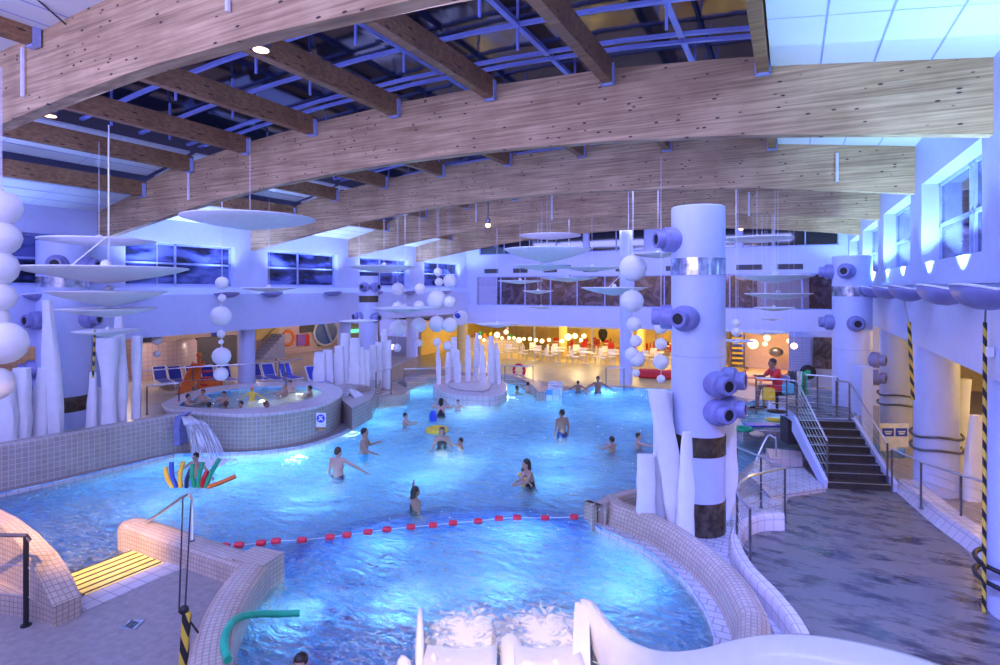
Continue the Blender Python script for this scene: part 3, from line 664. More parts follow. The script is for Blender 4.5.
# right planter wall: sweep
rw = right_curve
mb = MB(); mb.sweep([(rw[0][0]-.0, rw[0][1]+.05)]+rw[1:]+[(-.85, 7.4), (-1.2, 6.7)], [(-.03, -.3), (-.03, .06), (.2, .06), (.2, -.3)], flip=-1)
struct(mb, 'trim_9', 'tile_pale', 'pale lip round the plunge pool')
wp = [g2(642, 502, .1), g2(634, 499, .1), g2(612, 502, .1)]
wp = [(p[0], p[1]) for p in wp]
ring = [(-2.5, 12.0), (-2.9, 11.95)]
mb = MB(); mb.sweep([(r[0]+.0, r[1]) for r in rw]+[(-.85, 7.4), (-1.2, 6.7)], [(.2, -.2), (.2, .1), (.26, .36), (.34, .48), (.40, .52), (.54, .52), (.60, .44), (.67, .42), (.72, .3), (.72, .0)], flip=-1)
o = mb.build('pool_parapet', 'tile_mosaic', smooth=True, angle=50); tag(o, 'stepped mosaic parapet curving round the plunge pool', 'parapet')
mb = MB(); mb.sweep([tuple(p) for p in crom([(rw[0][0]+.25, rw[0][1]-.25), g2(592, 514, .3), g2(604, 505, .3), g2(634, 497, .3), g2(655, 499, .3)], 4)], [(0, -.3), (0, .44), (.05, .5), (.24, .5), (.28, .44), (.28, .1)], flip=1)
o = mb.build('planter_rim', 'tile_mosaic', smooth=True, angle=50); tag(o, 'mosaic rim of the dark planter bed beside the vent column', 'planter rim')
fill([[g2(600, 512, .3), g2(634, 502, .3), g2(668, 504, .3), g2(668, 525, .3), g2(640, 518, .3)]], .14, 'planter_soil', 'dark_wall', None, 'dark planter bed under the fabric spires')
bpy.data.objects['planter_soil']['category'] = 'soil'; bpy.data.objects['planter_soil']['kind'] = 'stuff'
# low white wall with tiled cap along the grey walkway
lw = [tuple(p) for p in crom([g2(782, 519, .3), g2(758, 520, .3), g2(741, 528, .3), g2(735, 548, .3), g2(748, 574, .3), g2(776, 604, .3), g2(800, 638, .3), g2(820, 690, .3)], 5)]
mb = MB(); mb.sweep(lw, [(-.09, .05), (-.09, .40), (-.06, .44), (.08, .44), (.11, .40), (.11, .05)], flip=-1)
o = mb.build('low_wall', 'tile_pale', smooth=True, angle=50); tag(o, 'low pale tiled wall snaking beside the wet walkway', 'low wall')
# curbs of the near pools
def rounded(w, z0, z1): return [(-w/2, z0), (-w/2, z1-.08), (-w/2+.05, z1-.02), (-w/2+.12, z1), (w/2-.12, z1), (w/2-.05, z1-.02), (w/2, z1-.08), (w/2, z0)]
cAx = [(cA[0][0]-.12, cA[0][1]-.02)]+[tuple(p) for p in crom(cA, 5)]+[(cA[-1][0]+.25, cA[-1][1]+.0)]
mb = MB(); mb.sweep(cAx, rounded(.5, -.9, .45)); c0 = cAx[0]
mb.lathe([(.25, -.9), (.25, .37), (.19, .44), (.12, .458)], (c0[0], c0[1], 0), 16)
o = mb.build('pool_curb', 'tile_mosaic', smooth=True, angle=50); tag(o, 'straight mosaic curb between the lit steps and the swimming pool', 'curb')
cB = [tuple(p) for p in crom([g2(256, 560, .45), g2(236, 585, .45), g2(220, 615, .45), g2(211, 650, .45), g2(210, 700, .45)], 5)]
mb = MB(); mb.sweep(cB, rounded(.5, 0, .46))
mb.box((cB[0][0]-.06, cB[0][1]+.1, .1), (.62, .5, .74), rz=.1)
o = mb.build('pool_curb', 'tile_mosaic', smooth=True, angle=50); tag(o, 'curved mosaic curb with a square end left of the green noodle', 'curb')
mb = MB(); mb.sweep([tuple(p) for p in lcurve], [(0.02, -.3), (.02, .05), (-.3, .05), (-.3, -.2)], flip=1)
struct(mb, 'trim_10', 'tile_pale', 'pale lip between the curved curb and the plunge pool')
# submerged dark blue rim dividing the plunge pool
arc = crom([g2(262, 590, -.6), g2(300, 566, -.6), g2(360, 545, -.6), g2(440, 530, -.6), g2(520, 530, -.6), g2(590, 540, -.6)], 6)
mb = MB(); mb.sweep([tuple(p) for p in arc], [(-.16, ZF), (-.16, -.45), (.16, -.45), (.16, ZF)]); struct(mb, 'trim_11', 'tile_pool_dark', 'dark blue submerged rim across the plunge pool')
for i, (px, py) in enumerate([(392, 597), (345, 622), (330, 655), (560, 655), (300, 605)][:3]):
    p = G(px, py, ZF); mb = MB(); mb.box((p.x, p.y, ZF+.03), (.55, .35, .06)); 
    for q in range(5): mb.box((p.x-.2+q*.1, p.y, ZF+.07), (.03, .33, .02))
    struct(mb, 'trim_12', 'tile_pool_dark', 'dark drain grate on the pool bottom')
# lit steps at the left: descending slabs with yellow anti-slip strips
e0, e1 = G(84, 611, .1), G(188, 566, .1); ed = (e1-e0); el = ed.length; en = Vector((-ed.y, ed.x, 0)).normalized(); er = math.atan2(ed.y, ed.x)
mb = MB(); c = (e0+e1)/2+en*.22; mb.box((c.x, c.y, .06), (el, .46, .1), rz=er); struct(mb, 'trim_13', 'tile_pale', 'pale tiled edge above the pool steps')
for i in range(4):
    c = (e0+e1)/2+en*(.72+i*.55); mb = MB(); mb.box((c.x, c.y, ZF/2-.01-.15*i/2), (el, .6, -ZF-.02-.15*i+.0), rz=er); mb.v = [(a, b_, min(z, .045-.14*i)) for a, b_, z in mb.v]
    struct(mb, 'trim_14', 'tile_pale', 'submerged pool step')
grate = thing('step_grate', (e0+en*.5), 'yellow and black striped anti-slip grate on the shallow pool steps', 'grate')
grate.location.z = .05
for i in range(6):
    c = (e0+e1)/2+en*(.52+i*.18)+ed.normalized()*.25; mb = MB(); mb.box((c.x, c.y, .06), (el*.98, .12, .03), rz=er); ch(mb, 'yellow_slat', 'grate_yellow', grate)
    c = c+en*.085; mb = MB(); mb.box((c.x, c.y, .055), (el*.98, .05, .034), rz=er); ch(mb, 'gap_bar', 'black', grate)
c = (e0+en*.98+ed.normalized()*(el*.095)); 
# fin: tiled buttress wall at far left
f0 = G(53, 628, .1); f1 = G(81, 612, .1); fw = (f1-f0); lx = Vector((-CY, -SY, 0)); back = Vector((-SY, CY, 0))
mb = MB(); rows = []
for px_i, py_i, px_o, py_o in [(53, 607, 81, 596), (40, 580, 70, 571), (28, 556, 57, 552), (15, 540, 38, 533), (0, 526, 18, 518), (-25, 512, -6, 506), (-60, 500, -45, 495)]:
    t = (53-px_i)/113.0; d_i = 8.05+1.5*t; d_o = 8.37+1.7*t
    pi_, po_ = at(px_i, py_i, d_i), at(px_o, py_o, d_o)
    rows.append([(pi_.x, pi_.y, 0.0), tuple(pi_), tuple(po_), (po_.x, po_.y, -.3)])
mb.loft(rows, closed_row=True, cap=True); o = mb.build('buttress_wall', 'tile_mosaic'); tag(o, 'tiled buttress wall curving upwards at the left edge of the picture', 'buttress')
mb = MB(); rows = []
for px_, py_, d_ in [(-40, 592, 8.45), (0, 593, 8.4), (25, 597, 8.3), (45, 607, 8.15)]:
    p = at(px_, py_, d_); q = p+back*.6; rows.append([(p.x, p.y, .1), tuple(p), (q.x, q.y, p.z), (q.x, q.y, .1)])
mb.loft(rows, closed_row=True, cap=True); o = mb.build('tiled_bench', 'tile_mosaic'); tag(o, 'low tiled bench at the foot of the buttress wall', 'bench')
dr = G(132, 626, .1); mb = MB(); mb.box((dr.x, dr.y, .112), (.22, .22, .02), rz=.5); o = mb.build('floor_drain', 'steel'); 
m2 = MB()
for q in range(4): m2.box((dr.x-.06+q*.04, dr.y, .124), (.015, .15, .006), rz=.5)
ch(m2, 'slot', 'black', o); o.location = (0, 0, 0); tag(o, 'small square steel drain in the grey floor', 'drain')
# right curb below the railing
rc = [tuple(p) for p in crom([(2.2, 16.4), (2.35, 15.6), (2.62, 14.2), (2.95, 13.0), (3.2, 11.6), (3.2, 8)], 4)]
mb = MB(); mb.sweep(rc, [(-.05, .1), (0.02, .2), (.12, .34), (.5, .34), (.5, .1)], flip=-1); o = mb.build('walkway_curb', 'tile_pale', smooth=True, angle=50); tag(o, 'sloping pale curb under the cable railing on the right', 'curb')
# spa basin on the right, behind the stairs
sp = [g2(738, 430, .3), g2(760, 431, .3), g2(800, 432, .3), g2(845, 432, .3), g2(850, 412, .3), g2(835, 400, .3), g2(790, 398, .3), g2(750, 399, .3), g2(737, 408, .3)]
sp = [tuple(p) for p in crom(sp, 3, True)]
sc_ = [sum(p[0] for p in sp)/len(sp), sum(p[1] for p in sp)/len(sp)]
spi = [(sc_[0]+(x-sc_[0])*.9, sc_[1]+(y-sc_[1])*.9) for x, y in sp]
spa = thing('spa_pool', (sc_[0], sc_[1], 0), 'raised spa basin with pale rim right of the vent column', 'pool')
mb = MB(); mb.sweep(sp, [(0, -1), (0, .3)], closed=True, cap=False); ch(mb, 'outer_wall', 'tile_grey', spa)
r_ = fill([sp, spi], .3, 'rim', 'tile_pale', None); r_.parent = spa; r_.matrix_parent_inverse = Matrix.Translation(spa.location).inverted()
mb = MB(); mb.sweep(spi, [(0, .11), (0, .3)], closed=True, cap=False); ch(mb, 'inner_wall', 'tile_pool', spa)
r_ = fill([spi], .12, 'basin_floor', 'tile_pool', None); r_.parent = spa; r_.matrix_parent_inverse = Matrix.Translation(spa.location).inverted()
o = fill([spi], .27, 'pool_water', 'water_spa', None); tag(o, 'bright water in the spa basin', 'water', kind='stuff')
# tiled steps between spa and walkway
st = [g2(762, 458, .1), g2(800, 462, .1), g2(806, 474, .1), g2(826, 492, .1), g2(770, 500, .1), g2(748, 478, .1)]
mb = MB(); mb.prism(st, .0, .2); o = mb.build('tiled_step', 'tile_deck_white'); tag(o, 'broad pale tiled step between the walkway railing and the stair', 'step')
mb = MB(); mb.prism([g2(766, 456, .2), g2(802, 459, .2), g2(803, 468, .2), g2(770, 467, .2)], .2, .42); o = mb.build('tiled_block', 'tile_pink', bevel=.03); tag(o, 'pale pink tiled block beside the blue lane', 'block')
# side pool in the right hall
sd = [(4.3, 13.5), (9.0, 13.5), (9.0, 24), (4.3, 24)]
mb = MB(); mb.sweep(sd, [(0, .1), (0, .35), (-.2, .35), (-.2, .12)], closed=True, cap=False, flip=-1); struct(mb, 'wall_side_pool', 'tile_pale', 'pale edge of the side pool')
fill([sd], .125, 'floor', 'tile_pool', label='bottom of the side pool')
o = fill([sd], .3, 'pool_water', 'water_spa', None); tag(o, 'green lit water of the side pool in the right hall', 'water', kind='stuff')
# ================================================================ PROPS
RV = Vector((CY, SY, 0)); FV = Vector((-SY, CY, 0)); UP = Vector((0, 0, 1))
ORD = ['first', 'second', 'third', 'fourth', 'fifth', 'sixth', 'seventh', 'eighth', 'ninth', 'tenth', 'eleventh', 'twelfth', 'thirteenth', 'fourteenth', 'fifteenth', 'sixteenth']
def rel(root, mb, name, mat, **kw):          # part whose coordinates are given in world space
    o = mb.build(name, mat, **kw); o.parent = root; o.location = o.location-root.location; return o
# ---- vent columns
def nozzle(root, c, r, ang, z, s=1.0, lab=None):
    dv = RV*math.sin(ang)-FV*math.cos(ang); p = Vector((c.x, c.y, z))+dv*(r*.86)
    mb = MB(); mb.lathe([(.30*s, 0), (.30*s, .30*s), (.27*s, .34*s), (.21*s, .36*s), (.21*s, .52*s), (.19*s, .55*s), (.13*s, .55*s), (.13*s, .42*s)], tuple(p), 20, dv)
    o = rel(root, mb, 'vent_nozzle', 'nozzle_blue', smooth=True)
    h = MB(); h.lathe([(.14*s, .50*s), (.14*s, .53*s)], tuple(p), 16, dv); q = h.build('vent_hole', 'nozzle_hole'); q.parent = o
def column(name, px, d, r, z0, z1, bands, noz, label, cat='column', s=1.0, seam=()):
    c = at(px, 288, d); t = thing(name, (c.x, c.y, z0), label, cat)
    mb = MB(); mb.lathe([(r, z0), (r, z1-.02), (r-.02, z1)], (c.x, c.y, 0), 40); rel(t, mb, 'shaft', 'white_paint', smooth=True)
    for a, b_, m_ in bands:
        mb = MB(); mb.lathe([(r+.012, a), (r+.012, b_)], (c.x, c.y, 0), 40); rel(t, mb, 'mirror_band' if m_ == 'mirror_band' else 'dark_band', m_, smooth=True)
    for zz in seam:
        mb = MB(); mb.lathe([(r+.004, zz), (r+.004, zz+.015)], (c.x, c.y, 0), 40); rel(t, mb, 'seam', 'frame_blue', smooth=True)
    sight = math.atan((px-500)/F)
    for a, z in noz: nozzle(t, c, r, math.radians(a)-sight, z, s*.82)
    return t
column('vent_column', 698, 11.42, .51, .104, 6.45, [(5.1, 5.43, 'mirror_band'), (1.62, 2.0, 'dark_band'), (.106, .74, 'dark_band')],
       [(-62, 5.8), (-24, 4.27), (-90, 4.27), (38, 3.03), (74, 3.08), (38, 2.50), (74, 2.54)], 'tall white round column with blue round air nozzles beside the wet walkway', seam=(3.52,))
column('vent_column', 64, 16.7, .65, .5, 6.2, [(4.87, 5.17, 'mirror_band'), (1.33, 1.76, 'dark_band')], [(-12, 5.52), (50, 5.5), (-58, 3.95), (53, 3.95), (-90, 2.55), (-90, 2.1)], 'tall white column with air nozzles behind the left tiled wall', s=1.05)
column('vent_column', 852, 17.5, .53, .106, 5.82, [(4.6, 4.9, 'mirror_band')], [(-14, 5.35), (10, 3.8), (-85, 5.35), (-80, 3.8), (75, 2.72), (75, 2.2)], 'white column with air nozzles behind the stair platform', s=.95, seam=(3.0,))
column('vent_column', 368.5, 26.5, .44, .85, 5.4, [(4.2, 4.5, 'dark_band'), (1.2, 1.5, 'dark_band')], [(-22, 4.9), (36, 4.9), (-60, 3.55), (38, 3.5)], 'white column with air nozzles behind the fabric screens of the left terrace', s=.9)
c = at(626, 288, 28.5)
mb = MB(); mb.lathe([(.31, 0.1), (.31, 8.3)], (c.x, c.y, 0), 24); o = mb.build('column', 'white_paint', smooth=True); tag(o, 'slim plain blue lit column at the far pool edge, left of the air nozzle column', 'column')
for i, k in enumerate((1, 2, 3, 4)):
    z0 = .85
    mb = MB(); mb.lathe([(.33, z0), (.33, 3.2)], (-19.75, BY(k)+.1, 0), 24); o = mb.build('column', 'white_paint', smooth=True); tag(o, ['round column under the left band behind the leftmost fabric spires', 'round column under the left band rising behind the round pool', 'round column under the left band left of the nozzle column and screens', 'round column under the left band beside the cafe entrance'][i], 'column')
mb = MB(); mb.lathe([(.33, .1), (.33, 3.2)], (-19.4, 33.0, 0), 24); o = mb.build('column', 'yellow_wall', smooth=True); tag(o, 'yellowish column at the left end of the cafe front', 'column')
for i, k in enumerate((1, 2, 3, 4)):
    mb = MB(); mb.lathe([(.44, .1), (.44, 3.62)], (3.04, BY(k)+.35, 0), 32); o = mb.build('column', 'white_paint', smooth=True); tag(o, ['large white round column at the right edge with black hoops', 'large white column behind the cable railing on the right', 'white column just right of the stair handrail, with a small blue sign', 'far slim column in the right hall beyond the stair'][i], 'column')
    if i in (1, 2):
        for q, zz in enumerate((1.15, 1.45)):
            mb = MB(); mb.tube([(3.04+.5*math.cos(a_), BY(k)+.35+.5*math.sin(a_), zz+.03*math.sin(3*a_)) for a_ in [2*PI*j/24 for j in range(24)]], .03, 6, True)
            h = mb.build('column_hoop', 'dark_steel', smooth=True); tag(h, 'dark %s hoop round the %s column of the right hall' % (('lower', 'upper')[q], ('nearer', 'farther')[i-1]), 'hoop')
for q, zz in enumerate((.62, .85)):
    mb = MB(); mb.tube([(3.04+.58*math.cos(a_), BY(1)+.35+.58*math.sin(a_), zz) for a_ in [2*PI*j/28 for j in range(28)]], .035, 8, True)
    h = mb.build('column_hoop', 'black', smooth=True); tag(h, '%s black hoop round the large column at the right edge' % ('lower', 'upper')[q], 'hoop')

# ---- hanging dish lamps
def dish_mesh(R, dome=False):
    mb = MB(); mb.lathe([(.001, -.22*R), (.10*R, -.215*R), (.55*R, -.13*R), (.86*R, -.055*R), (1.0*R, 0), (1.01*R, .012*R), (.97*R, .02*R), (.6*R, .03*R), (.001, .05*R)], (0, 0, 0), 28); return mb
dishes = [ # px, y rim, width px, depth, label, sag
 (99, 241, 98, 13.6, 'wide pale dish lamp topmost of the stack by the left column', .55),
 (106, 269, 145, 12.2, 'widest white dish lamp hung on a bent rod at the left column', 1),
 (109, 292, 102, 12.6, 'white dish lamp third from the top beside the left column', 1.4),
 (108, 309, 84, 13.2, 'thin white dish lamp fourth from the top beside the left column', 1),
 (108, 331, 58, 14.5, 'small white dish lamp lowest of the stack by the left column', 1),
 (250, 219, 124, 13.2, 'large dish lamp with a glowing rim under the left ceiling panel', .9),
 (269, 288, 54, 20, 'narrow dish lamp in front of the second left window', .8),
 (384, 267, 68, 21, 'dish lamp with a small dome in front of the third left window', .9),
 (405, 308, 60, 21.5, 'dish lamp among the paper lanterns left of the cafe', .8),
 (359, 321, 36, 22, 'small dish lamp before the far nozzle column', .8),
 (550, 236, 61, 22, 'topmost flat dish lamp of the central stack', .6),
 (547, 250, 86, 21.5, 'largest deep dish lamp of the central stack', 1.5),
 (542, 266, 58, 23, 'dish lamp third from the top of the central stack', .9),
 (592, 268, 60, 23, 'flat dish lamp on the right of the central stack', .6),
 (569, 278, 56, 24, 'dish lamp low on the right of the central stack', .7),
 (520, 281, 44, 24.5, 'dish lamp low on the left of the central stack', .7),
 (538, 291, 30, 26, 'tiny dish lamp low in the central stack', 1),
 (541, 307, 32, 27, 'tiny flat dish lamp lowest in the central stack', .7),
 (614, 288, 64, 20, 'white dish lamp on a slanting rod left of the big paper lantern', 1.2),
 (658, 254, 50, 17, 'white dish lamp half hidden by the tall nozzle column', .9),
 (757, 239, 66, 18.5, 'topmost dish lamp right of the tall nozzle column', .6),
 (775, 276, 70, 19, 'dish lamp second in the stack right of the tall nozzle column', 1.1),
 (778, 294, 61, 19.4, 'dish lamp third in the stack right of the tall nozzle column', 1),
 (774, 308, 36, 21, 'dish lamp fourth in the stack right of the tall nozzle column', 1),
 (772, 319, 18, 22, 'smallest dish lamp lowest right of the tall nozzle column', 1),
 (762, 332, 44, 23, 'pale tubular dish lamp above the lifeguard', .6),
 (738, 341, 28, 20, 'pale dish lamp cut off by the tall nozzle column', .6),
 (497, 324, 40, 27, 'pale dish lamp at the lower edge of the balcony band', 1),
]
for px, py, w_, d, lab, sag in dishes:
    R = w_/2*d/F; p = at(px, py, d); t = thing('dish_lamp', p, lab, 'lamp', 'hanging dish lamps')
    mb = dish_mesh(1); mb.v = [(x*R, y*R, z*R*sag*.9 if z < 0 else z*R*.8) for x, y, z in mb.v]
    o = mb.build('dish', 'dish_white', parent=t, smooth=True, angle=30, loc=(0, 0, 0))
    mb = MB(); mb.tube([(math.cos(a_)*R*1.005, math.sin(a_)*R*1.005, .01*R) for a_ in [2*PI*j/28 for j in range(28)]], .018, 6, True); mb.build('rim_hoop', 'white_steel', parent=t, smooth=True, loc=(0, 0, 0))
    zt = 8.3; 
    if lab.startswith(('widest', 'white dish lamp on a')):
        s = -1 if px < 200 else 1
        q = [Vector((0, 0, .02)), RV*(.0)+Vector((0, 0, .02))]
        k1 = RV*(-.78*s*-1 if px < 200 else .5)+UP*.75; 
        mb = MB(); mb.tube([RV*(-.8)+UP*.02 if px < 200 else RV*(-.2)+UP*.02, RV*.06+UP*.72 if px < 200 else RV*.5+UP*.7, (RV*.06 if px < 200 else RV*.5)+UP*(zt-p.z)], .013, 8)
    else:
        mb = MB(); mb.tube([(0, 0, .02*R), (0, 0, min(zt-p.z, 1.2)), (0, 0, zt-p.z)], .006, 6)
    mb.build('rod', 'white_steel', parent=t, loc=(0, 0, 0))
    mb = MB(); mb.ball((0, 0, .06*R), .05*R+.03, 10, 6); mb.build('hub', 'white_steel', parent=t, smooth=True, loc=(0, 0, 0))
# ---- paper lanterns
lant_src = {}; THREADS = []
def lantern(px, py, r_px, d, lab, mat='paper_lantern', group='paper lanterns', cat='lantern'):
    p = at(px, py, d); R = r_px*d/F
    key = mat
    if key not in lant_src:
        t = thing('paper_lantern' if mat == 'paper_lantern' else 'globe_lamp', p, lab, cat, group)
        mb = MB(); mb.ball((0, 0, 0), 1, 24, 20, (1, 1, .97))
        if mat == 'paper_lantern':   # ribbed shell
            vs = []
            for v in mb.v:
                v = Vector(v); 
                vs.append(tuple(v*(1+.012*math.cos(v.z*30))))
            mb.v = vs
        mb.build('shade', mat, parent=t, smooth=True, angle=80, loc=(0, 0, 0))
        mb = MB(); mb.lathe([(.12, .95), (.12, 1.04), (.03, 1.06), (.015, 1.25)], (0, 0, 0), 10); mb.build('top_ring', 'white_steel', parent=t, loc=(0, 0, 0))
        t.scale = (R, R, R); lant_src[key] = t
    else: t = dup(lant_src[key], p, lab, scale=R, group=group)
    if 'on the' not in lab:
        top = 2.6 if d > 30 else 8.3
        THREADS.append((t, R, (top-p.z)/R))
    return t
clusters = [
 ('in the large stack at the left edge', 9.0, [(1, 208, 18), (0, 238, 18), (-4, 268, 19), (-3, 297, 16), (-5, 318, 12), (2, 343, 22), (-6, 384, 17)]),
 ('on the cord before the left hall', 16.5, [(222, 283, 6.5), (222, 298, 4), (221, 316, 10), (221, 334, 4), (221, 342, 2.5), (221.5, 356, 9), (221, 374, 7)]),
 ('on the short cord before the pink hall wall', 20, [(157, 340, 5), (157, 354, 3.4)]),
 ('in the cluster left of the cafe', 23, [(438, 272, 4.2), (439, 282, 4.2), (450, 281, 7), (398, 289, 6.5), (420, 289, 5.6), (437, 300, 10), (450, 302, 6), (398, 308, 6.4), (419, 306, 5.5), (398, 328, 8.2), (419, 325, 7.7), (437, 324, 8.4), (450, 325, 7.6), (397, 348, 4.2), (419, 343, 3.6), (437, 342, 4), (448, 346, 5)]),
 ('on the cord left of the tall column', 17, [(633, 268, 13.5), (632, 301, 11.5), (634, 324, 7.4), (636, 341, 6), (632, 354, 7), (637, 359, 8.2), (636, 373, 4)]),
 ('on the cord touching the tall column', 15.5, [(661, 327, 7), (661, 344, 6), (661, 362, 7.7), (661, 379, 4.2)]),
 ('on the cord right of the tall column', 17, [(736, 323, 4), (736, 332, 4.6), (736, 342, 2.4)]),
]
for desc, d, L_ in clusters:
    for i, (px, py, r) in enumerate(L_):
        if desc.startswith('in the cluster'): lab = 'paper lantern, %s from the top %s' % (ORD[i] if i < 16 else 'last', desc)
        else: lab = 'paper lantern, %s from the top %s' % (ORD[i], desc)
        lantern(px, py, r, d+(.35*(i % 3)-.3 if 'cluster' in desc else 0), lab)
    if desc.startswith('on'):
        px = L_[0][0]; mb = MB(); mb.cyl(at(px, L_[-1][1], d), Vector((*at(px, 288, d).xy, 8.4)), .008, seg=6); o = mb.build('hanging_cord', 'white_steel'); tag(o, 'thin vertical lantern cord, the one '+desc[3:], 'cord')
gl_ = [(753, 344, 6.6, 24, 'largest glowing globe lamp above the lifeguard'), (767, 338, 4.2, 25, 'glowing globe lamp upper right of the largest globe'), (765, 344, 3, 27, 'small glowing globe below its neighbour above the lifeguard'), (789, 341, 3, 27, 'small glowing globe left of the blue tiled pier'), (794, 346, 4.2, 25, 'glowing globe touching the blue tiled pier'),
       (393, 347, 3.4, 30, 'glowing crescent lamp behind the far lanterns')]
for i, (px, py, r) in enumerate([(480, 337, 2.2), (484, 340, 2), (497, 335, 4), (502, 338, 2), (506, 332, 3), (509, 338, 2.2), (514, 338, 2), (519, 340, 3.6), (524, 339, 2.2), (530, 339, 2.6), (536, 340, 2.6), (542, 341, 3), (549, 340, 2.5), (562, 341, 2.8), (568, 337, 4.6), (575, 336, 3.6), (581, 340, 2.5), (584, 336, 3)]):
    gl_.append((px, py, r, 33.5+(i % 3)*.5, 'warm globe lamp hanging in the cafe, %s from the left' % (ORD+['seventeenth', 'eighteenth'])[i]))
for px, py, r, d, lab in gl_: lantern(px, py, r*.75, d if d < 33 else d+2.5, lab, 'lamp_warm', 'glowing globe lamps', 'lamp')

for t, R, L_ in THREADS:
    mb = MB(); mb.cyl((0, 0, 1.0), (0, 0, L_), .004/R, seg=5); mb.build('thread', 'white_steel', parent=t, loc=(0, 0, 0))
# ---- fabric spires
def spire(pb, pt, wb, wm, wt, lab, grp, seed, mat='fabric_white', dep=.6, name='fabric_spire', zm=.5):
    rnd = random.Random(seed); t = tag(bpy.data.objects.new(name, None), None)
    mb = MB(); rows = []; n = 14
    for i in range(n+1):
        u = i/n; w_ = (wb+(wm-wb)*u/zm if u < zm else wm+(wt-wm)*(u-zm)/(1-zm)); c_ = pb.lerp(pt, u)
        tw = .5*rnd.uniform(.8, 1.2)*math.sin(u*2.2+seed); w_ *= 1+.04*math.sin(u*17+seed)
        row = []
        for k in range(12):
            a = 2*PI*k/12; sx = math.copysign(abs(math.cos(a))**.55, math.cos(a)); sy = math.copysign(abs(math.sin(a))**.55, math.sin(a))
            q = RV*(w_/2*(sx*math.cos(tw*.3)-sy*dep*math.sin(tw*.3)))+FV*(w_/2*(sx*math.sin(tw*.3)+sy*dep)); q *= 1+.03*math.sin(5*a+u*9+seed)
            row.append(tuple(c_+q))
        rows.append(row)
    mb.loft(rows, closed_row=True, cap=True)
    bpy.data.objects.remove(t); o = mb.build(name, mat, smooth=True, angle=50, origin=pb); tag(o, lab, 'fabric sculpture', grp); return o
def spx(px0, py0, px1, py1, wb, wm, wt, d, z0, lab, grp, seed, **k):
    pb = at(px0, py0, d); pt = at(px1, py1, d); pb.z = z0; s = d/F
    return spire(pb, pt, wb*s, wm*s, wt*s, lab, grp, seed, **k)
L1 = [(6, 445, 4, 372, 20, 20, 14), (18, 440, 22, 368, 20, 18, 15), (38, 440, 43, 368, 15, 16, 9), (57, 435, 47, 300, 11, 17, 8), (91, 430, 93, 372, 10, 9, 5), (99, 428, 99, 388, 6, 6, 5), (110, 428, 108, 338, 14, 11, 20), (121, 426, 119, 316, 9, 13, 7), (136, 424, 137, 336, 8, 8, 10)]
for i, (a, b_, c_, e, wb, wm, wt) in enumerate(L1): spx(a, b_, c_, e, wb*1.1, wm*1.05, wt*1.05, 14.5+3.1*a/180+.12*(i % 3), .5, 'white fabric spire behind the left tiled wall, %s from the left' % ORD[i], 'white fabric spires on the left planter', i)
L2 = [(320, 352, 9), (328, 350, 8), (334, 354, 6), (339, 346, 7), (345, 333, 7), (350, 356, 7), (355, 338, 8), (360, 347, 7), (366, 350, 7), (373, 345, 6), (379, 342, 6), (384, 329, 5), (389, 340, 4)]
for i, (x, y, w_) in enumerate(L2): spx(x+(1 if i % 2 else -1), 390, x, y, w_*1.3+1, w_*1.3+1, w_*1.2, (25.2 if i > 8 else 23.0)+.2*(i % 3), .43 if i > 8 else .86, 'lilac fabric strip of the screen beyond the round pool, %s from the left' % ORD[i], 'fabric strips beyond the round pool', i+20, zm=.3)
L3 = [(439, 345, 4), (448, 352, 5), (453, 337, 7), (458, 350, 6), (468, 335, 5), (476, 333, 5), (483, 345, 5), (491, 336, 6), (495, 343, 4), (499, 350, 3)]
for i, (x, y, w_) in enumerate(L3): spx(x, 382, x-1+(i % 3), y, w_+.5, w_+1.2, max(2, w_-1.6), 26.5+.35*(i % 3), .42, 'slender fabric spire on the far island, %s from the left' % ORD[i], 'white fabric spires on the island', i+40)
spx(646, 560, 646, 455, 20, 19, 17, 11.2, .14, 'short broad white fabric box at the planter corner', 'fabric spires round the tall nozzle column', 60)
spx(680, 530, 658, 390, 22, 22, 19, 11.1, .14, 'tall leaning white fabric spire with a hooded top left of the nozzle column', 'fabric spires round the tall nozzle column', 61)
spx(662, 528, 664, 392, 17, 20, 17, 11.4, .14, 'inner leg of the hooded white fabric spire', 'fabric spires round the tall nozzle column', 64)
spx(685, 540, 687, 432, 18, 16, 9, 10.55, .104, 'white fabric spire standing before the nozzle column', 'fabric spires round the tall nozzle column', 62)
spx(727, 512, 730, 418, 19, 17, 11, 11.9, .104, 'white fabric spire right of the nozzle column', 'fabric spires round the tall nozzle column', 63)
spx(958, 480, 962, 379, 11, 12, 15, 13.4, .1, 'cream fabric spire behind the railing on the right', 'fabric spires in the right hall', 65)
spx(974, 480, 976, 415, 20, 17, 10, 12.9, .1, 'grey white fabric spire widening downwards behind the railing', 'fabric spires in the right hall', 66)
c = at(862, 440, 16.3); mb = MB(); mb.box((c.x, c.y, 1.38), (.32, .5, 2.55), rz=YAW); o = mb.build('service_cabinet', 'white_paint', bevel=.02); tag(o, 'white service cabinet right of the stair below the blue nozzles', 'cabinet')
h = MB(); h.box((c.x, c.y, 1.9), (.5, .52, .02), rz=YAW); ch(h, 'joint', 'frame_blue', o) if False else None

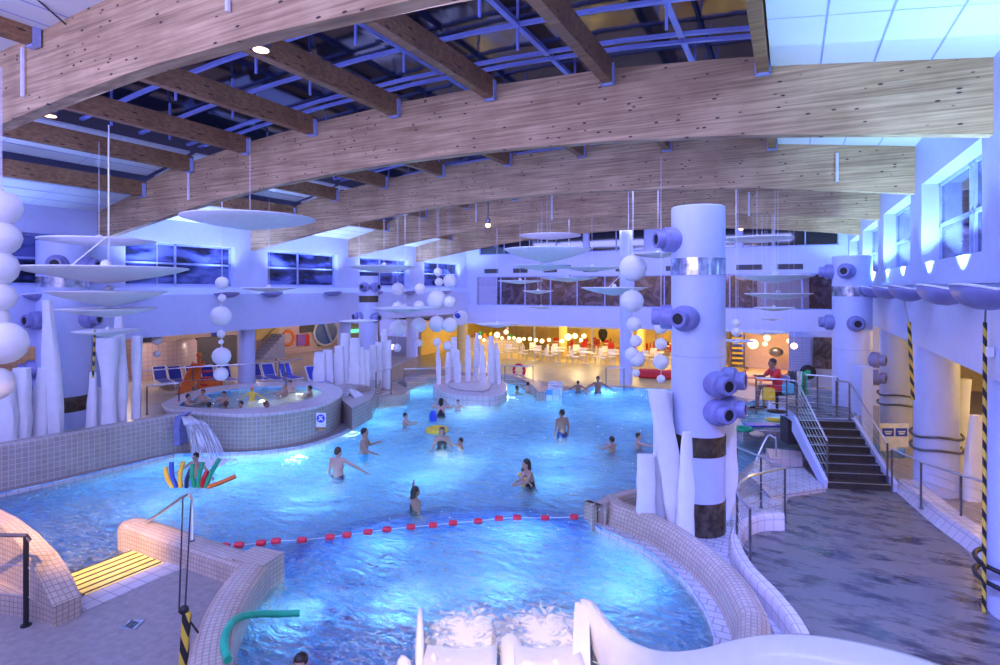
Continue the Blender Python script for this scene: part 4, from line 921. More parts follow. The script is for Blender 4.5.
# ---- boat shaped wall lamps
def boat(root_loc, L, W, D, rz, lab, grp, tilt=0.0):
    t = thing('boat_lamp', root_loc, lab, 'lamp', grp, rz)
    mb = MB(); rows = []
    for i in range(13):
        u = -1+2*i/12; k = max(.02, (1-abs(u)**2.4)); row = []
        for j in range(9):
            a = PI*j/8; row.append((u*L/2, math.cos(a)*W/2*k**.6, -math.sin(a)*D*k**.8))
        rows.append(row)
    mb.loft(rows); o = mb.build('bowl', 'nozzle_blue', parent=t, smooth=True, solid=.015, loc=(0, 0, 0)); o.rotation_euler = (tilt, 0, 0)
    mb = MB()
    for s in (-1, 1): mb.tube([(u_, s*W/2*max(.02, 1-abs(2*u_/L)**2.4)**.6, .005) for u_ in [L*(-.5+j/12) for j in range(13)]], .018, 6)
    o = mb.build('rim', 'white_steel', parent=t, smooth=True, loc=(0, 0, 0)); o.rotation_euler = (tilt, 0, 0)
    mb = MB(); mb.cyl((0, 0, -.02), (0, -.45 if tilt > 0 else .45, .08), .02); mb.cyl((0, 0, -D*.6), (0, 0, .05), .04)
    mb.build('bracket', 'white_steel', parent=t, loc=(0, 0, 0)); return t
for i, px in enumerate((985, 943, 908, 888, 874, 865)):
    p = WX(px, 292, 2.2); boat((2.18, p.y, 4.82), 1.5 if i < 4 else 1.2, .62, .24, PI/2, 'blue boat shaped uplight on the right wall, %s counted from the viewer' % ORD[i], 'boat shaped uplights on the right wall', .25)
for i, px in enumerate((45, 130, 227, 272, 333, 376, 410, 446)):
    p = WX(px, 298, -18.85); boat((-18.85, p.y, 4.66), 1.1, .45, .18, PI/2, 'small boat shaped uplight on the left wall, %s from the left' % ORD[i], 'boat shaped uplights on the left wall', -.2)

# ---- downlights on the purlins
for i, (px, py, d, lab) in enumerate([(261, 50, 8.6, 'round warm downlight below the purlin near the top of the picture'), (50, 116, 12, 'round warm downlight under the leftmost purlins'), (988, 36, 5.5, '')][:2]):
    p = at(px, py, d); t = thing('downlight', p, lab, 'lamp', 'warm downlights')
    mb = MB(); mb.lathe([(.13, 0), (.13, .18), (.05, .2), (.02, .6)], (0, 0, 0), 16); mb.build('housing', 'steel', parent=t, smooth=True, loc=(0, 0, 0))
    mb = MB(); mb.lathe([(.11, -.01), (.11, .0)], (0, 0, 0), 16); mb.build('diffuser', 'downlight_glow', parent=t, loc=(0, 0, 0))
for px, py, d, lab in [(488, 225, 24, 'small warm spot lamp hanging from the fourth arch'), (741, 228, 26, 'small warm spot lamp behind the tall nozzle column')]:
    p = at(px, py, d); t = thing('spot_lamp', p, lab, 'lamp', 'warm downlights')
    mb = MB(); mb.lathe([(.1, 0), (.1, .25), (.03, .3), (.03, 1.2)], (0, 0, 0), 12); mb.build('housing', 'dark_steel', parent=t, smooth=True, loc=(0, 0, 0))
    mb = MB(); mb.ball((0, 0, 0), .11, 12, 8); mb.build('bulb', 'downlight_glow', parent=t, smooth=True, loc=(0, 0, 0))
# white conduits on the arches
for i, (px, y0, y1, k, lab) in enumerate([(23, 48, 97, 0, 'on the nearest arch at the left'), (228, 0, 12, 0, 'on the nearest arch near the top'), (188.5, 172, 200, 1, 'on the second arch below the third purlin'), (476, 202, 222, 3, 'on the fourth arch beside the small spot lamp'), (552, 195, 220, 3, 'on the fourth arch above the dish stack'), (837, 153, 182, 2, 'on the third arch at the right'), (749, 192, 216, 3, 'on the fourth arch right of the nozzle column')]):
    a = WY(px, y0, BY(k)-.03); b_ = WY(px, y1, BY(k)-.03); mb = MB(); mb.cyl(b_, a, .035, seg=8); o = mb.build('conduit', 'white_steel', smooth=True); tag(o, 'white vertical conduit '+lab, 'conduit', 'white conduits on the arches')
# thin wires strung below the near ceiling
for i, (a, b_) in enumerate([((38, 0, 8), (70, 28, 8.6)), ((84, 14, 8.4), (70, 28, 8.6)), ((0, 36, 8.8), (52, 38, 9.2))]):
    mb = MB(); mb.cyl(at(*a), at(*b_), .012, seg=6); o = mb.build('ceiling_wire', 'black'); tag(o, 'thin dark wire under the ceiling in the top left corner, %s' % ('rising to the left', 'rising to the right', 'running level')[i], 'wire')

# ---- railings
def rail(name, pts, base, lab, cat='railing', nc=5, posts=None, r=.024, cable=True, pr=.022, mat='steel', pm='dark_steel'):
    pts = [Vector(p) for p in pts]; t = thing(name, (pts[0].x, pts[0].y, base(pts[0]) if callable(base) else base), lab, cat)
    mb = MB(); mb.tube(pts, r, 8); rel(t, mb, 'handrail', mat, smooth=True)
    posts = posts if posts is not None else range(len(pts))
    for i in posts:
        p = pts[i]; b0 = base(p) if callable(base) else base
        mb = MB(); mb.cyl((p.x, p.y, b0), p, pr, seg=8); mb.lathe([(pr*2, b0), (pr*2, b0+.02)], (p.x, p.y, 0), 8); rel(t, mb, 'post', pm, smooth=True)
    if cable:
        for j in range(nc):
            u = (j+1)/(nc+1); mb = MB(); mb.tube([Vector((p.x, p.y, (base(p) if callable(base) else base)*(1-u)+p.z*u)) for p in pts], .0055, 5); rel(t, mb, 'cable', 'steel')
    return t
# stair frame
SO = G(859.5, 490, .106); SV = (FV+RV*.15).normalized(); SU = Vector((SV.y, -SV.x, 0))
def SP(u, v, z): return SO+SU*u+SV*v+UP*(z-SO.z)
TR = .262; RS = .15; N_ = 8
stair = thing('staircase', SO, 'dark stone staircase with white stringers leading to the lifeguard platform', 'stairs')
for i in range(N_):
    w_ = .70; v0, v1 = i*TR, (i+1)*TR+.02 if i < N_-1 else N_*TR+.02
    z1 = .106+RS*(i+1); z0 = max(.106, z1-RS*1.6)
    mb = MB(); mb.add([SP(-w_, v0, z0), SP(w_, v0, z0), SP(w_, v1, z0), SP(-w_, v1, z0), SP(-w_, v0, z1), SP(w_, v0, z1), SP(w_, v1, z1), SP(-w_, v1, z1)], [(0, 3, 2, 1), (4, 5, 6, 7), (0, 1, 5, 4), (1, 2, 6, 5), (2, 3, 7, 6), (3, 0, 4, 7)]); s_ = rel(stair, mb, 'step', 'stair_black')
    mb = MB(); mb.tube([SP(-w_+.01, v0+.0, z1+.003), SP(w_-.01, v0+.0, z1+.003)], .013, 6); q = mb.build('nosing', 'steel'); q.parent = s_
for s in (-1, 1):
    mb = MB(); u0, u1 = s*.71, s*.80; vs = []
    for u in (u0, u1): vs += [SP(u, -.02, .106), SP(u, .12, .106), SP(u, .12+.0, .106), SP(u, N_*TR, .95), SP(u, N_*TR, 1.36), SP(u, N_*TR-.12, 1.36), SP(u, -.06, .32)]
    mb.add(vs, [tuple(range(7)), tuple(reversed(range(7, 14)))]+[(i, (i+1) % 7, 7+(i+1) % 7, 7+i) for i in range(7)]); rel(stair, mb, 'stringer', 'white_paint')
PZ = .106+RS*N_
plat_px = [(800, 418.4), (853, 418.4), (862, 413), (858, 399), (842, 390), (812, 388), (790, 392), (768, 399), (770, 404), (786, 408)]
mb = MB(); mb.prism([g2(x, y, PZ) for x, y in plat_px], PZ-.26, PZ-.01); plat = mb.build('stair_platform', 'white_paint'); tag(plat, 'raised white edged platform at the top of the stair, carrying the lifeguard', 'platform')
cxy = [g2(x, y, PZ) for x, y in plat_px]; cc = [sum(p[0] for p in cxy)/10, sum(p[1] for p in cxy)/10]
mb = MB(); mb.prism([(cc[0]+(x-cc[0])*.97, cc[1]+(y-cc[1])*.97) for x, y in cxy], PZ-.01, PZ); ch(mb, 'wet_top', 'wet_floor', plat); plat.location = (0, 0, 0)
for px, py, w_, h0, mat_, lab in [(793, 409, .55, .1, 'dark_wall', 'dark support block under the stair platform'), (840, 404, .6, .1, 'dark_wall', 'dark support block under the rear of the platform')]:
    p = G(px, py-6, PZ); mb = MB(); mb.box((p.x, p.y, (h0+PZ-.27)/2), (w_, .5, PZ-.27-h0), rz=YAW); o = mb.build('support_block', mat_); tag(o, lab, 'support')
def srail(sgn, lab, extra):
    pts = [SP(sgn*.66, .12, .25+.95), SP(sgn*.66, N_*TR, PZ+1.0)]+extra
    def bs(p):
        v = (p-SO).dot(SV); return min(PZ, .106+max(0, v)/TR*RS+.02) if v < N_*TR else PZ
    return rail('stair_railing', pts, bs, lab, nc=5)
srail(-1, 'steel railing with slanting cables on the left side of the stair, reaching round the lifeguard', [G(790, 372+10, PZ+1.0) if False else SP(-.85, N_*TR+.25, PZ+1.0), SP(-1.6, N_*TR+.45, PZ+1.0)])
srail(1, 'steel railing with a bright handrail on the right side of the stair', [SP(.45, N_*TR+.3, PZ+1.0)])
rail('platform_railing', [SP(.0, N_*TR+1.3, PZ+1.0), SP(.3, N_*TR+1.2, PZ+1.0), SP(.72, N_*TR+.9, PZ+1.0)], PZ, 'short railing at the back right corner of the stair platform', nc=4)
rail('cable_railing', [G(892, 449, 1.2), G(921, 462, 1.18), G(961, 475, 1.15), G(984, 482, 1.15)], lambda p: .2, 'low cable railing with three posts on the right curb, ending at the striped post', nc=4)
rail('cable_railing', [G(737, 447, 1.2), G(761, 457, 1.2), G(785, 468, 1.2), G(766, 472, 1.2), G(749, 476, 1.2), G(740, 483, 1.2), G(737, 492, 1.2), G(741, 500, 1.2), G(750, 509, 1.2)], .106, 'cable railing looping back beside the tall nozzle column', nc=5, posts=[0, 1, 2, 6, 8])
rail('cable_railing', [at(-60, 534, 8.2), at(0, 535, 8.15), at(26, 535.5, 8.1)]+[at(30, 541, 8.1)], .1, 'black posted cable railing before the tiled buttress at the left edge', nc=2, posts=[2], pr=.035, r=.03, mat='dark_steel', pm='black')
t = thing('grab_rail', G(192, 541, .45), 'bent steel grab rail on the curb at the lit steps', 'handrail')
mb = MB(); mb.tube(crom([G(192, 541, .45), at(192, 503, 10.3), at(190, 497, 10.3), at(183, 497, 10.35), at(128, 536, 11.0), at(127, 541, 11.0), at(132, 544, 11.0)], 3), .025, 8); rel(t, mb, 'handrail', 'steel', smooth=True)
mb = MB(); p = G(192, 541, .45); mb.lathe([(.05, .45), (.05, .47)], (p.x, p.y, 0), 12); rel(t, mb, 'flange', 'dark_steel')
t = thing('grab_rail', G(775, 470, .2), 'bent steel grab rail rising from the white tiled step right of the nozzle column', 'handrail')
mb = MB(); mb.tube(crom([G(776, 463, .2), at(776, 441, 14.6), at(773, 437, 14.6), at(767, 437, 14.7), at(755, 463, 14.6), at(757, 466, 14.6)], 3), .022, 8); rel(t, mb, 'handrail', 'steel', smooth=True)
rail('terrace_railing', [G(140, 371, 1.85), G(193, 367, 1.85), G(232, 365, 1.85), G(279, 361.5, 1.85), G(302, 359, 1.85)], .85, 'long railing along the terrace behind the round pool', nc=1, posts=[1, 3])
rail('terrace_railing', [G(147, 386, 1.75), G(179, 383, 1.75)], .85, 'short railing above the water spout of the left wall', nc=2)
rail('terrace_railing', [G(276, 357, 1.9), G(284, 363, 1.85), G(286, 372, 1.7)], .85, 'bent handrail by the steps of the round pool', nc=1)
rail('cafe_railing', [G(404, 369, 1.15), G(440, 368, 1.15), G(470, 367, 1.15), G(505, 366, 1.15), G(533, 366, 1.15)], .1, 'long railing before the cafe behind the island', nc=4)
rail('cafe_railing', [G(606, 368, 1.15), G(624, 368, 1.15)], .1, 'short railing at the far pool edge beside the slim column', nc=3)
rail('platform_gate', [G(376, 372, 1.5), G(391, 368.5, 1.5), ], .42, 'barred gate on the low platform by the fabric screens', nc=8)

# ---- hazard striped posts
def hpost(a, b_, w_, lab):
    a, b_ = Vector(a), Vector(b_); mb = MB(); v = b_-a; R_ = v.to_track_quat('Z', 'Y').to_matrix()
    mb.box((a+b_)/2, (w_, w_*.7, v.length), R=R_); o = mb.build('striped_post', 'hazard', bevel=.01); tag(o, lab, 'post', 'black and yellow striped sleeves'); return o
hpost(at(984, 612, 8.25), at(985, 322, 8.25), .05, 'black and yellow striped post on the large column at the right edge')
hpost(at(913, 400, 12.6), at(909, 322, 12.6), .07, 'black and yellow striped sleeve hanging beside the second right column')
hpost(at(93, 378, 14.0), at(95, 330, 14.0), .05, 'thin black and yellow striped sleeve right of the left nozzle column')
hpost(at(181, 700, 7.2), at(187, 612, 7.4), .10, 'black and yellow striped sleeve in the lower left foreground')
for i, (a, b_) in enumerate([((985, 322, 8.25), (986, 300, 8.3)), ((909, 322, 12.6), (904, 300, 12.7))]):
    mb = MB(); mb.cyl(at(*a), at(*b_), .012, seg=6); o = mb.build('cord', 'dark_steel'); par = [q for q in COL.objects if q.name.startswith('striped_post')][i]; o.parent = par; o.location = o.location-par.location
t = thing('strap_rope', at(184, 612, 7.4), 'black double rope hanging from the grab rail to the striped sleeve', 'rope')
for a, b_ in [((183, 497, 10.3), (179, 612, 7.5)), ((191, 500, 10.3), (185, 612, 7.4))]:
    mb = MB(); mb.tube([at(*a), at((a[0]+b_[0])/2, (a[1]+b_[1])/2, (a[2]+b_[2])/2-.0), at(*b_)], .012, 6); rel(t, mb, 'rope', 'black')
mb = MB(); mb.ball(at(184, 610, 7.4), .06, 12, 8); rel(t, mb, 'knot', 'black', smooth=True)
mb = MB(); mb.tube([at(186, 616, 7.4), at(222, 665, 7.3), at(240, 690, 7.2)], .013, 6); o = mb.build('tie_rope', 'black'); tag(o, 'black rope slanting down right from the foreground sleeve', 'rope')

# ---- slides in the foreground
sl = thing('water_slide', at(560, 660, 6.5), 'wide white three lane water slide end emptying into the plunge pool', 'slide')
def floor_lane(px0, px1, y0, name, mat='slide_white'):
    rows = []
    for j, (d, z) in enumerate([(8.1, -.12), (7.6, .12), (7.0, .22), (6.2, .45), (5.2, .85)]):
        row = []
        for i in range(9):
            u = i/8; px = px0+(px1-px0)*u; X = (px-500)*7.5/F; dip = -.06*math.sin(PI*u)
            q = RV*X+FV*d; row.append((q.x, q.y, z+dip))
        rows.append(row)
    mb = MB(); mb.loft(rows); return rel(sl, mb, name, mat, smooth=True, solid=.03)
floor_lane(426, 497, 652, 'lane_floor'); floor_lane(514, 580, 652, 'lane_floor')
def side(path, w_, name, base_z=-.3, taper=1.0):
    # path of (px, y, d): crest of a rounded wall
    mb = MB(); rows = []
    for i, (px, y, d) in enumerate(path):
        p = at(px, y, d); ww = w_*(.55+.45*min(1, i/2)); hgt = 1.1
        row = []
        for o, dz in [(-.5, -hgt), (-.5, -.12), (-.36, -.03), (-.12, 0), (.12, 0), (.36, -.03), (.5, -.12), (.5, -hgt)]:
            q = p+RV*(o*ww); row.append((q.x, q.y, p.z+dz))
        rows.append(row)
    mb.loft(rows, closed_row=True, cap=True); return rel(sl, mb, name, 'slide_white', smooth=True, angle=60)
side([(420, 607, 8.5), (420, 613, 8.2), (420, 640, 7.6), (420, 690, 6.9)], .13, 'divider')
side([(509, 633, 8.1), (511, 636, 7.9), (516, 665, 7.2), (520, 710, 6.5)], .42, 'divider')
side([(403, 655, 7.6), (404, 658, 7.3), (405, 700, 6.7)], .28, 'divider')
side([(434, 651, 7.5), (434, 655, 7.3), (435, 700, 6.7)], .16, 'divider')
side([(485, 632, 8.2), (487, 634, 8.0), (494, 656, 7.4)], .2, 'divider') if False else None
crest = crom([at(581, 599, 8.5), at(590, 603, 8.2), at(602, 618, 7.7), (at(618, 636, 7.1)), at(640, 648, 6.6), at(668, 653, 6.2), at(700, 650, 5.9), at(730, 642, 5.7), at(760, 637, 5.5), at(800, 636, 5.3), at(850, 643, 5.0), at(900, 655, 4.7), at(950, 674, 4.4), at(1030, 720, 4.0)], 4)
rows = []
for i, p in enumerate(crest):
    u = i/(len(crest)-1)
    outw = (RV*.10+FV*.06); rin = FV*(-.18-.5*u)-RV*(.06+.1*u)
    a1 = p+outw*.9+UP*(-.10); a2 = p+outw*.5+UP*(-.01); a3 = p-outw*.1+UP*.0
    b1 = p+rin*.35+UP*(-.10-.06*u); b2 = p+rin*1.0+UP*(-.38-.25*u); b3 = p+rin*1.7+UP*(-.75-.4*u); b4 = p+rin*2.3-RV*.15+UP*(-1.0-.45*u)
    rows.append([tuple(a1-UP*.45), tuple(a1), tuple(a2), tuple(a3), tuple(b1), tuple(b2), tuple(b3), tuple(b4)])
mb = MB(); mb.loft(rows); rel(sl, mb, 'side_flange', 'slide_white', smooth=True, angle=80, solid=.02)
mb = MB(); rows = []
for i, (px, y, d) in enumerate([(575, 602, 8.5), (574, 615, 8.2), (573, 640, 7.6), (573, 690, 6.9)]):
    p = at(px, y, d); q = p+RV*.22; rows.append([(p.x, p.y, -.3), tuple(p), tuple(q-UP*.0), (q.x, q.y, -.3)])
mb.loft(rows, closed_row=True, cap=True); rel(sl, mb, 'divider', 'slide_white', smooth=True, angle=50)
# foam where the lanes meet the water
for i_, (px, py, rx) in enumerate([(470, 634, 0.0), (545, 632, .3)]):
    c_ = G(px, py, .012); mb = MB(); mb.box((c_.x, c_.y, .012), (1.5, 1.7, .004), rz=YAW)
    o = mb.build('slide_foam', 'foam_sheet', origin=c_); tag(o, 'churned foam at the %s slide lane outlet' % ('left', 'right')[i_], 'foam', kind='stuff')
# ---- lane rope, noodle, floats
fx = [225, 239, 261, 276, 302, 330, 347, 368, 387, 411, 433, 453, 478, 499, 517, 545, 574]; fy = [546, 545, 543, 541, 540, 537, 535, 532, 529.5, 527, 525, 523, 521, 518.5, 517.5, 518, 517]
pts = [G(214, 547, .05)]+[G(a_, b_, .05) for a_, b_ in zip(fx, fy)]+[G(592, 514, .1), G(600, 509, .45)]
mb = MB(); mb.tube(pts, .007, 6); o = mb.build('lane_rope', 'fabric_white', smooth=True); tag(o, 'thin floating rope with red floats across the pool', 'rope')
src = None
for i, (px, py) in enumerate(zip(fx, fy)):
    p = G(px, py, .05); lab = 'red lane float, %s from the left on the floating rope' % (ORD+['seventeenth'])[i]
    if src is None:
        mb = MB(); mb.lathe([(.03, -.09), (.05, -.08), (.06, -.03), (.06, .03), (.05, .08), (.03, .09)], (0, 0, 0), 14, tuple(RV)); src = mb.build('lane_float', 'float_red', smooth=True); src.location = p; tag(src, lab, 'float', 'red floats of the lane rope'); f_o = src
    else: f_o = dup(src, p, lab)
pts = crom([G(228, 660, .5), G(224, 645, .52), G(227, 630, .52), G(238, 618, .42), G(258, 614, .25), G(280, 614, .1), G(300, 613, .06)], 5)
mb = MB(); mb.tube(pts, .048, 12); o = mb.build('pool_noodle', 'noodle_green', smooth=True); tag(o, 'long green foam noodle bent over the plunge pool edge', 'noodle')
def torus(c, R, r, name, mat, lab, cat, n=Vector((0, 0, 1)), arcs=None):
    n = Vector(n).normalized(); u = n.orthogonal().normalized(); w_ = n.cross(u); mb = MB()
    mb.tube([Vector(c)+u*(R*math.cos(a_))+w_*(R*math.sin(a_)) for a_ in [2*PI*j/28 for j in range(28)]], r, 10, True)
    o = mb.build(name, mat, smooth=True); tag(o, lab, cat); return o
torus(G(437, 430, .06), .31, .09, 'swim_ring', 'yellow', 'yellow inflatable swim ring floating in the middle of the pool', 'swim ring')
torus(G(744, 429, .33), .22, .07, 'swim_ring', 'green', 'green swim ring on the spa edge', 'swim ring')
mb = MB(); p = G(433, 418, .1); mb.ball(p, .2, 14, 8, (.8, .5, 1.4)); o = mb.build('swim_float', 'blue', smooth=True); tag(o, 'blue oval float left of the standing bather', 'float')
p = G(492, 0+385, .4); torus(WY(519, 370.5, 27.2), .30, .075, 'lifebuoy', 'float_red', 'red lifebuoy on the railing before the cafe', 'lifebuoy', n=(0, 1, 0))
lb = [o for o in COL.objects if o.name.startswith('lifebuoy')][0]
for a_ in (45, 135, 225, 315):
    mb = MB(); c_ = WY(519, 370.5, 27.2); cc_ = c_+Vector((math.cos(math.radians(a_)), 0, math.sin(math.radians(a_))))*.30; mb.ball(cc_, .085, 10, 8); ch(mb, 'white_band', 'white', lb)
torus(WX(288, 338, -27.0), .42, .1, 'lifebuoy', 'orange', 'orange lifebuoy on the back wall of the left hall', 'lifebuoy', n=(1, 0, 0))
mb = MB(); p = G(762, 425, .36); mb.box(p, (1.1, .45, .06), rz=YAW); o = mb.build('foam_mat', 'blue', bevel=.02); tag(o, 'dark blue foam mat on the spa rim', 'mat')
mb = MB(); p = G(757, 434, .32); mb.ball(p, .16, 12, 8, (1.4, 1, .5)); o = mb.build('swim_float', 'peach_wall', smooth=True); tag(o, 'cream float on the spa rim beside the green ring', 'float')
mb = MB(); p = G(775, 420, .36); mb.ball(p, .2, 12, 8, (1.6, .7, .4)); o = mb.build('swim_float', 'yellow', smooth=True); tag(o, 'yellow float behind the blue foam mat', 'float')
# loose bits on the pale floor
for i, (px, py, lab) in enumerate([(726, 515, 'small dark clip on the tiles right of the nozzle column'), (733, 570, 'small black hose clamp by the low wall'), (732, 509, 'tiny dark fitting on the tiles behind the clip')]):
    p = G(px, py, .125); mb = MB(); mb.tube([p+RV*-.08, p+RV*.0+UP*.02, p+RV*.08], .018, 6); o = mb.build('floor_fitting', 'black'); tag(o, lab, 'fitting')

# ---- water spout with fall on the left wall
sp_t = thing('water_spout', (-16.0, 10.9, .1), 'blue grey flat mouthed water spout at the end of the left wall', 'fountain')
c = at(181, 440, 16.5)
mb = MB(); rows = []
for px, py in [(177, 444), (176, 425), (178, 416), (183, 413)]:
    p = at(px, py, 16.6); rows.append([tuple(p-RV*.0-FV*.15), tuple(p+RV*.17-FV*.15), tuple(p+RV*.17+FV*.25), tuple(p+FV*.25)])
mb.loft(rows, closed_row=True, cap=True); rel(sp_t, mb, 'housing', 'nozzle_blue')
mb = MB(); a1, a2, a3, a4 = at(181, 415, 16.5), at(190, 414.5, 17.2), at(200, 422, 16.7), at(184, 424, 16.1)
mb.add([a1, a2, a3, a4, a1-UP*.05, a2-UP*.05, a3-UP*.05, a4-UP*.05], [(0, 1, 2, 3), (7, 6, 5, 4), (0, 4, 5, 1), (1, 5, 6, 2), (2, 6, 7, 3), (3, 7, 4, 0)]); rel(sp_t, mb, 'spout_lip', 'white_steel')
rows = []; uvr = []
for i in range(13):
    u = i/12; L_ = a4.lerp(G(192, 462, 0), u); R__ = a3.lerp(G(226, 459, 0), u)
    for q in (L_, R__): q.z = 1.0*(1-u**2)+.02
    rows.append([tuple(L_.lerp(R__, j/8)+FV*.0) for j in range(9)])
mb = MB(); m_ = 9; vs = [p for r_ in rows for p in r_]; fs = []; uvs = []
for i in range(12):
    for j in range(8): fs.append((i*m_+j, i*m_+j+1, (i+1)*m_+j+1, (i+1)*m_+j)); uvs.append([(j/8, i/12), ((j+1)/8, i/12), ((j+1)/8, (i+1)/12), (j/8, (i+1)/12)])
mb.add(vs, fs, uvs); o = mb.build('falling_water', 'falling_water', smooth=True); tag(o, 'sheet of falling water below the left spout', 'water', kind='stuff')
rnd = random.Random(5); mb = MB()
for i in range(160):
    p = G(rnd.gauss(212, 9), rnd.gauss(461, 2.5), .01); mb.ball(p, rnd.uniform(.02, .06), 6, 4, (1.4, 1.2, .4))
o = mb.build('splash_foam', 'foam', smooth=True); tag(o, 'white splash where the falling water lands', 'foam', kind='stuff')
# small spout on the curved wall
t = thing('water_spout', at(360, 392, 21), 'small pale water spout on top of the humped wall', 'fountain')
a1, a2, a3, a4 = at(348, 389, 21.5), at(353, 388, 21.9), at(364, 395, 21.2), at(355, 397, 20.8)
mb = MB(); mb.add([a1, a2, a3, a4, a1-UP*.08, a2-UP*.08, a3-UP*.08, a4-UP*.08], [(0, 1, 2, 3), (7, 6, 5, 4), (0, 4, 5, 1), (1, 5, 6, 2), (2, 6, 7, 3), (3, 7, 4, 0)]); rel(t, mb, 'spout_lip', 'white_steel')
# round blue sign on the round pool wall
c = at(321, 420, 17.15); nrm = -(FV*.9+RV*.1).normalized()
t = thing('round_sign', c, 'white panel with a round blue pictogram on the round pool wall', 'sign')
mb = MB(); mb.box(c, (.28, .03, .42), rz=YAW); rel(t, mb, 'panel', 'white')
mb = MB(); mb.lathe([(.125, .02), (.125, .03)], tuple(c+UP*.05), 24, tuple(-FV)); rel(t, mb, 'blue_disc', 'blue')
mb = MB(); cc_ = c+UP*.05-FV*.035
for dx, dz, r_ in ((-.03, .05, .025), (.035, .06, .02), (.0, -.0, .035), (-.05, -.04, .02), (.045, -.03, .025)): mb.box(cc_+RV*dx+UP*dz, (r_*1.6, .008, r_*1.8), rz=YAW+0)
rel(t, mb, 'pictogram', 'white')
mb = MB(); mb.box(c-UP*.26-FV*.01, (.3, .04, .09), rz=YAW); rel(t, mb, 'base_bracket', 'brown')
mb = MB(); p = G(350, 421, .12); mb.box(p, (.5, .25, .06), rz=YAW+.2); mb.box(p+UP*.05, (.3, .1, .06), rz=YAW+.2); o = mb.build('foam_board', 'blue', bevel=.02); tag(o, 'blue foam board lying on the pale lip beside the round pool', 'board')
# ================================================================ PEOPLE
def remesh(mb, name, mat, vox, smooth_it=4):
    me = bpy.data.meshes.new('tmp'); me.from_pydata(mb.v, [], mb.f); bm = bmesh.new(); bm.from_mesh(me); bmesh.ops.recalc_face_normals(bm, faces=bm.faces); bm.to_mesh(me); bm.free()
    o = bpy.data.objects.new('tmp', me); COL.objects.link(o)
    r = o.modifiers.new('r', 'REMESH'); r.mode = 'VOXEL'; r.voxel_size = vox; r.use_smooth_shade = True
    s = o.modifiers.new('s', 'SMOOTH'); s.factor = .5; s.iterations = smooth_it
    dg = bpy.context.evaluated_depsgraph_get(); me2 = bpy.data.meshes.new_from_object(o.evaluated_get(dg)); me2.name = name
    bpy.data.objects.remove(o); me2.materials.clear(); me2.materials.append(M(mat)); me2.shade_smooth()
    o = bpy.data.objects.new(name, me2); COL.objects.link(o); return o
def capsule(mb, a, b_, ra, rb, n=5):
    a, b_ = Vector(a), Vector(b_)
    mb.ball(a, ra, 12, 8); mb.ball(b_, rb, 12, 8)
    if (b_-a).length > 1e-4: mb.lathe([(ra, 0), (rb, (b_-a).length)], a, 12, b_-a)
def V(*a): return Vector(a)
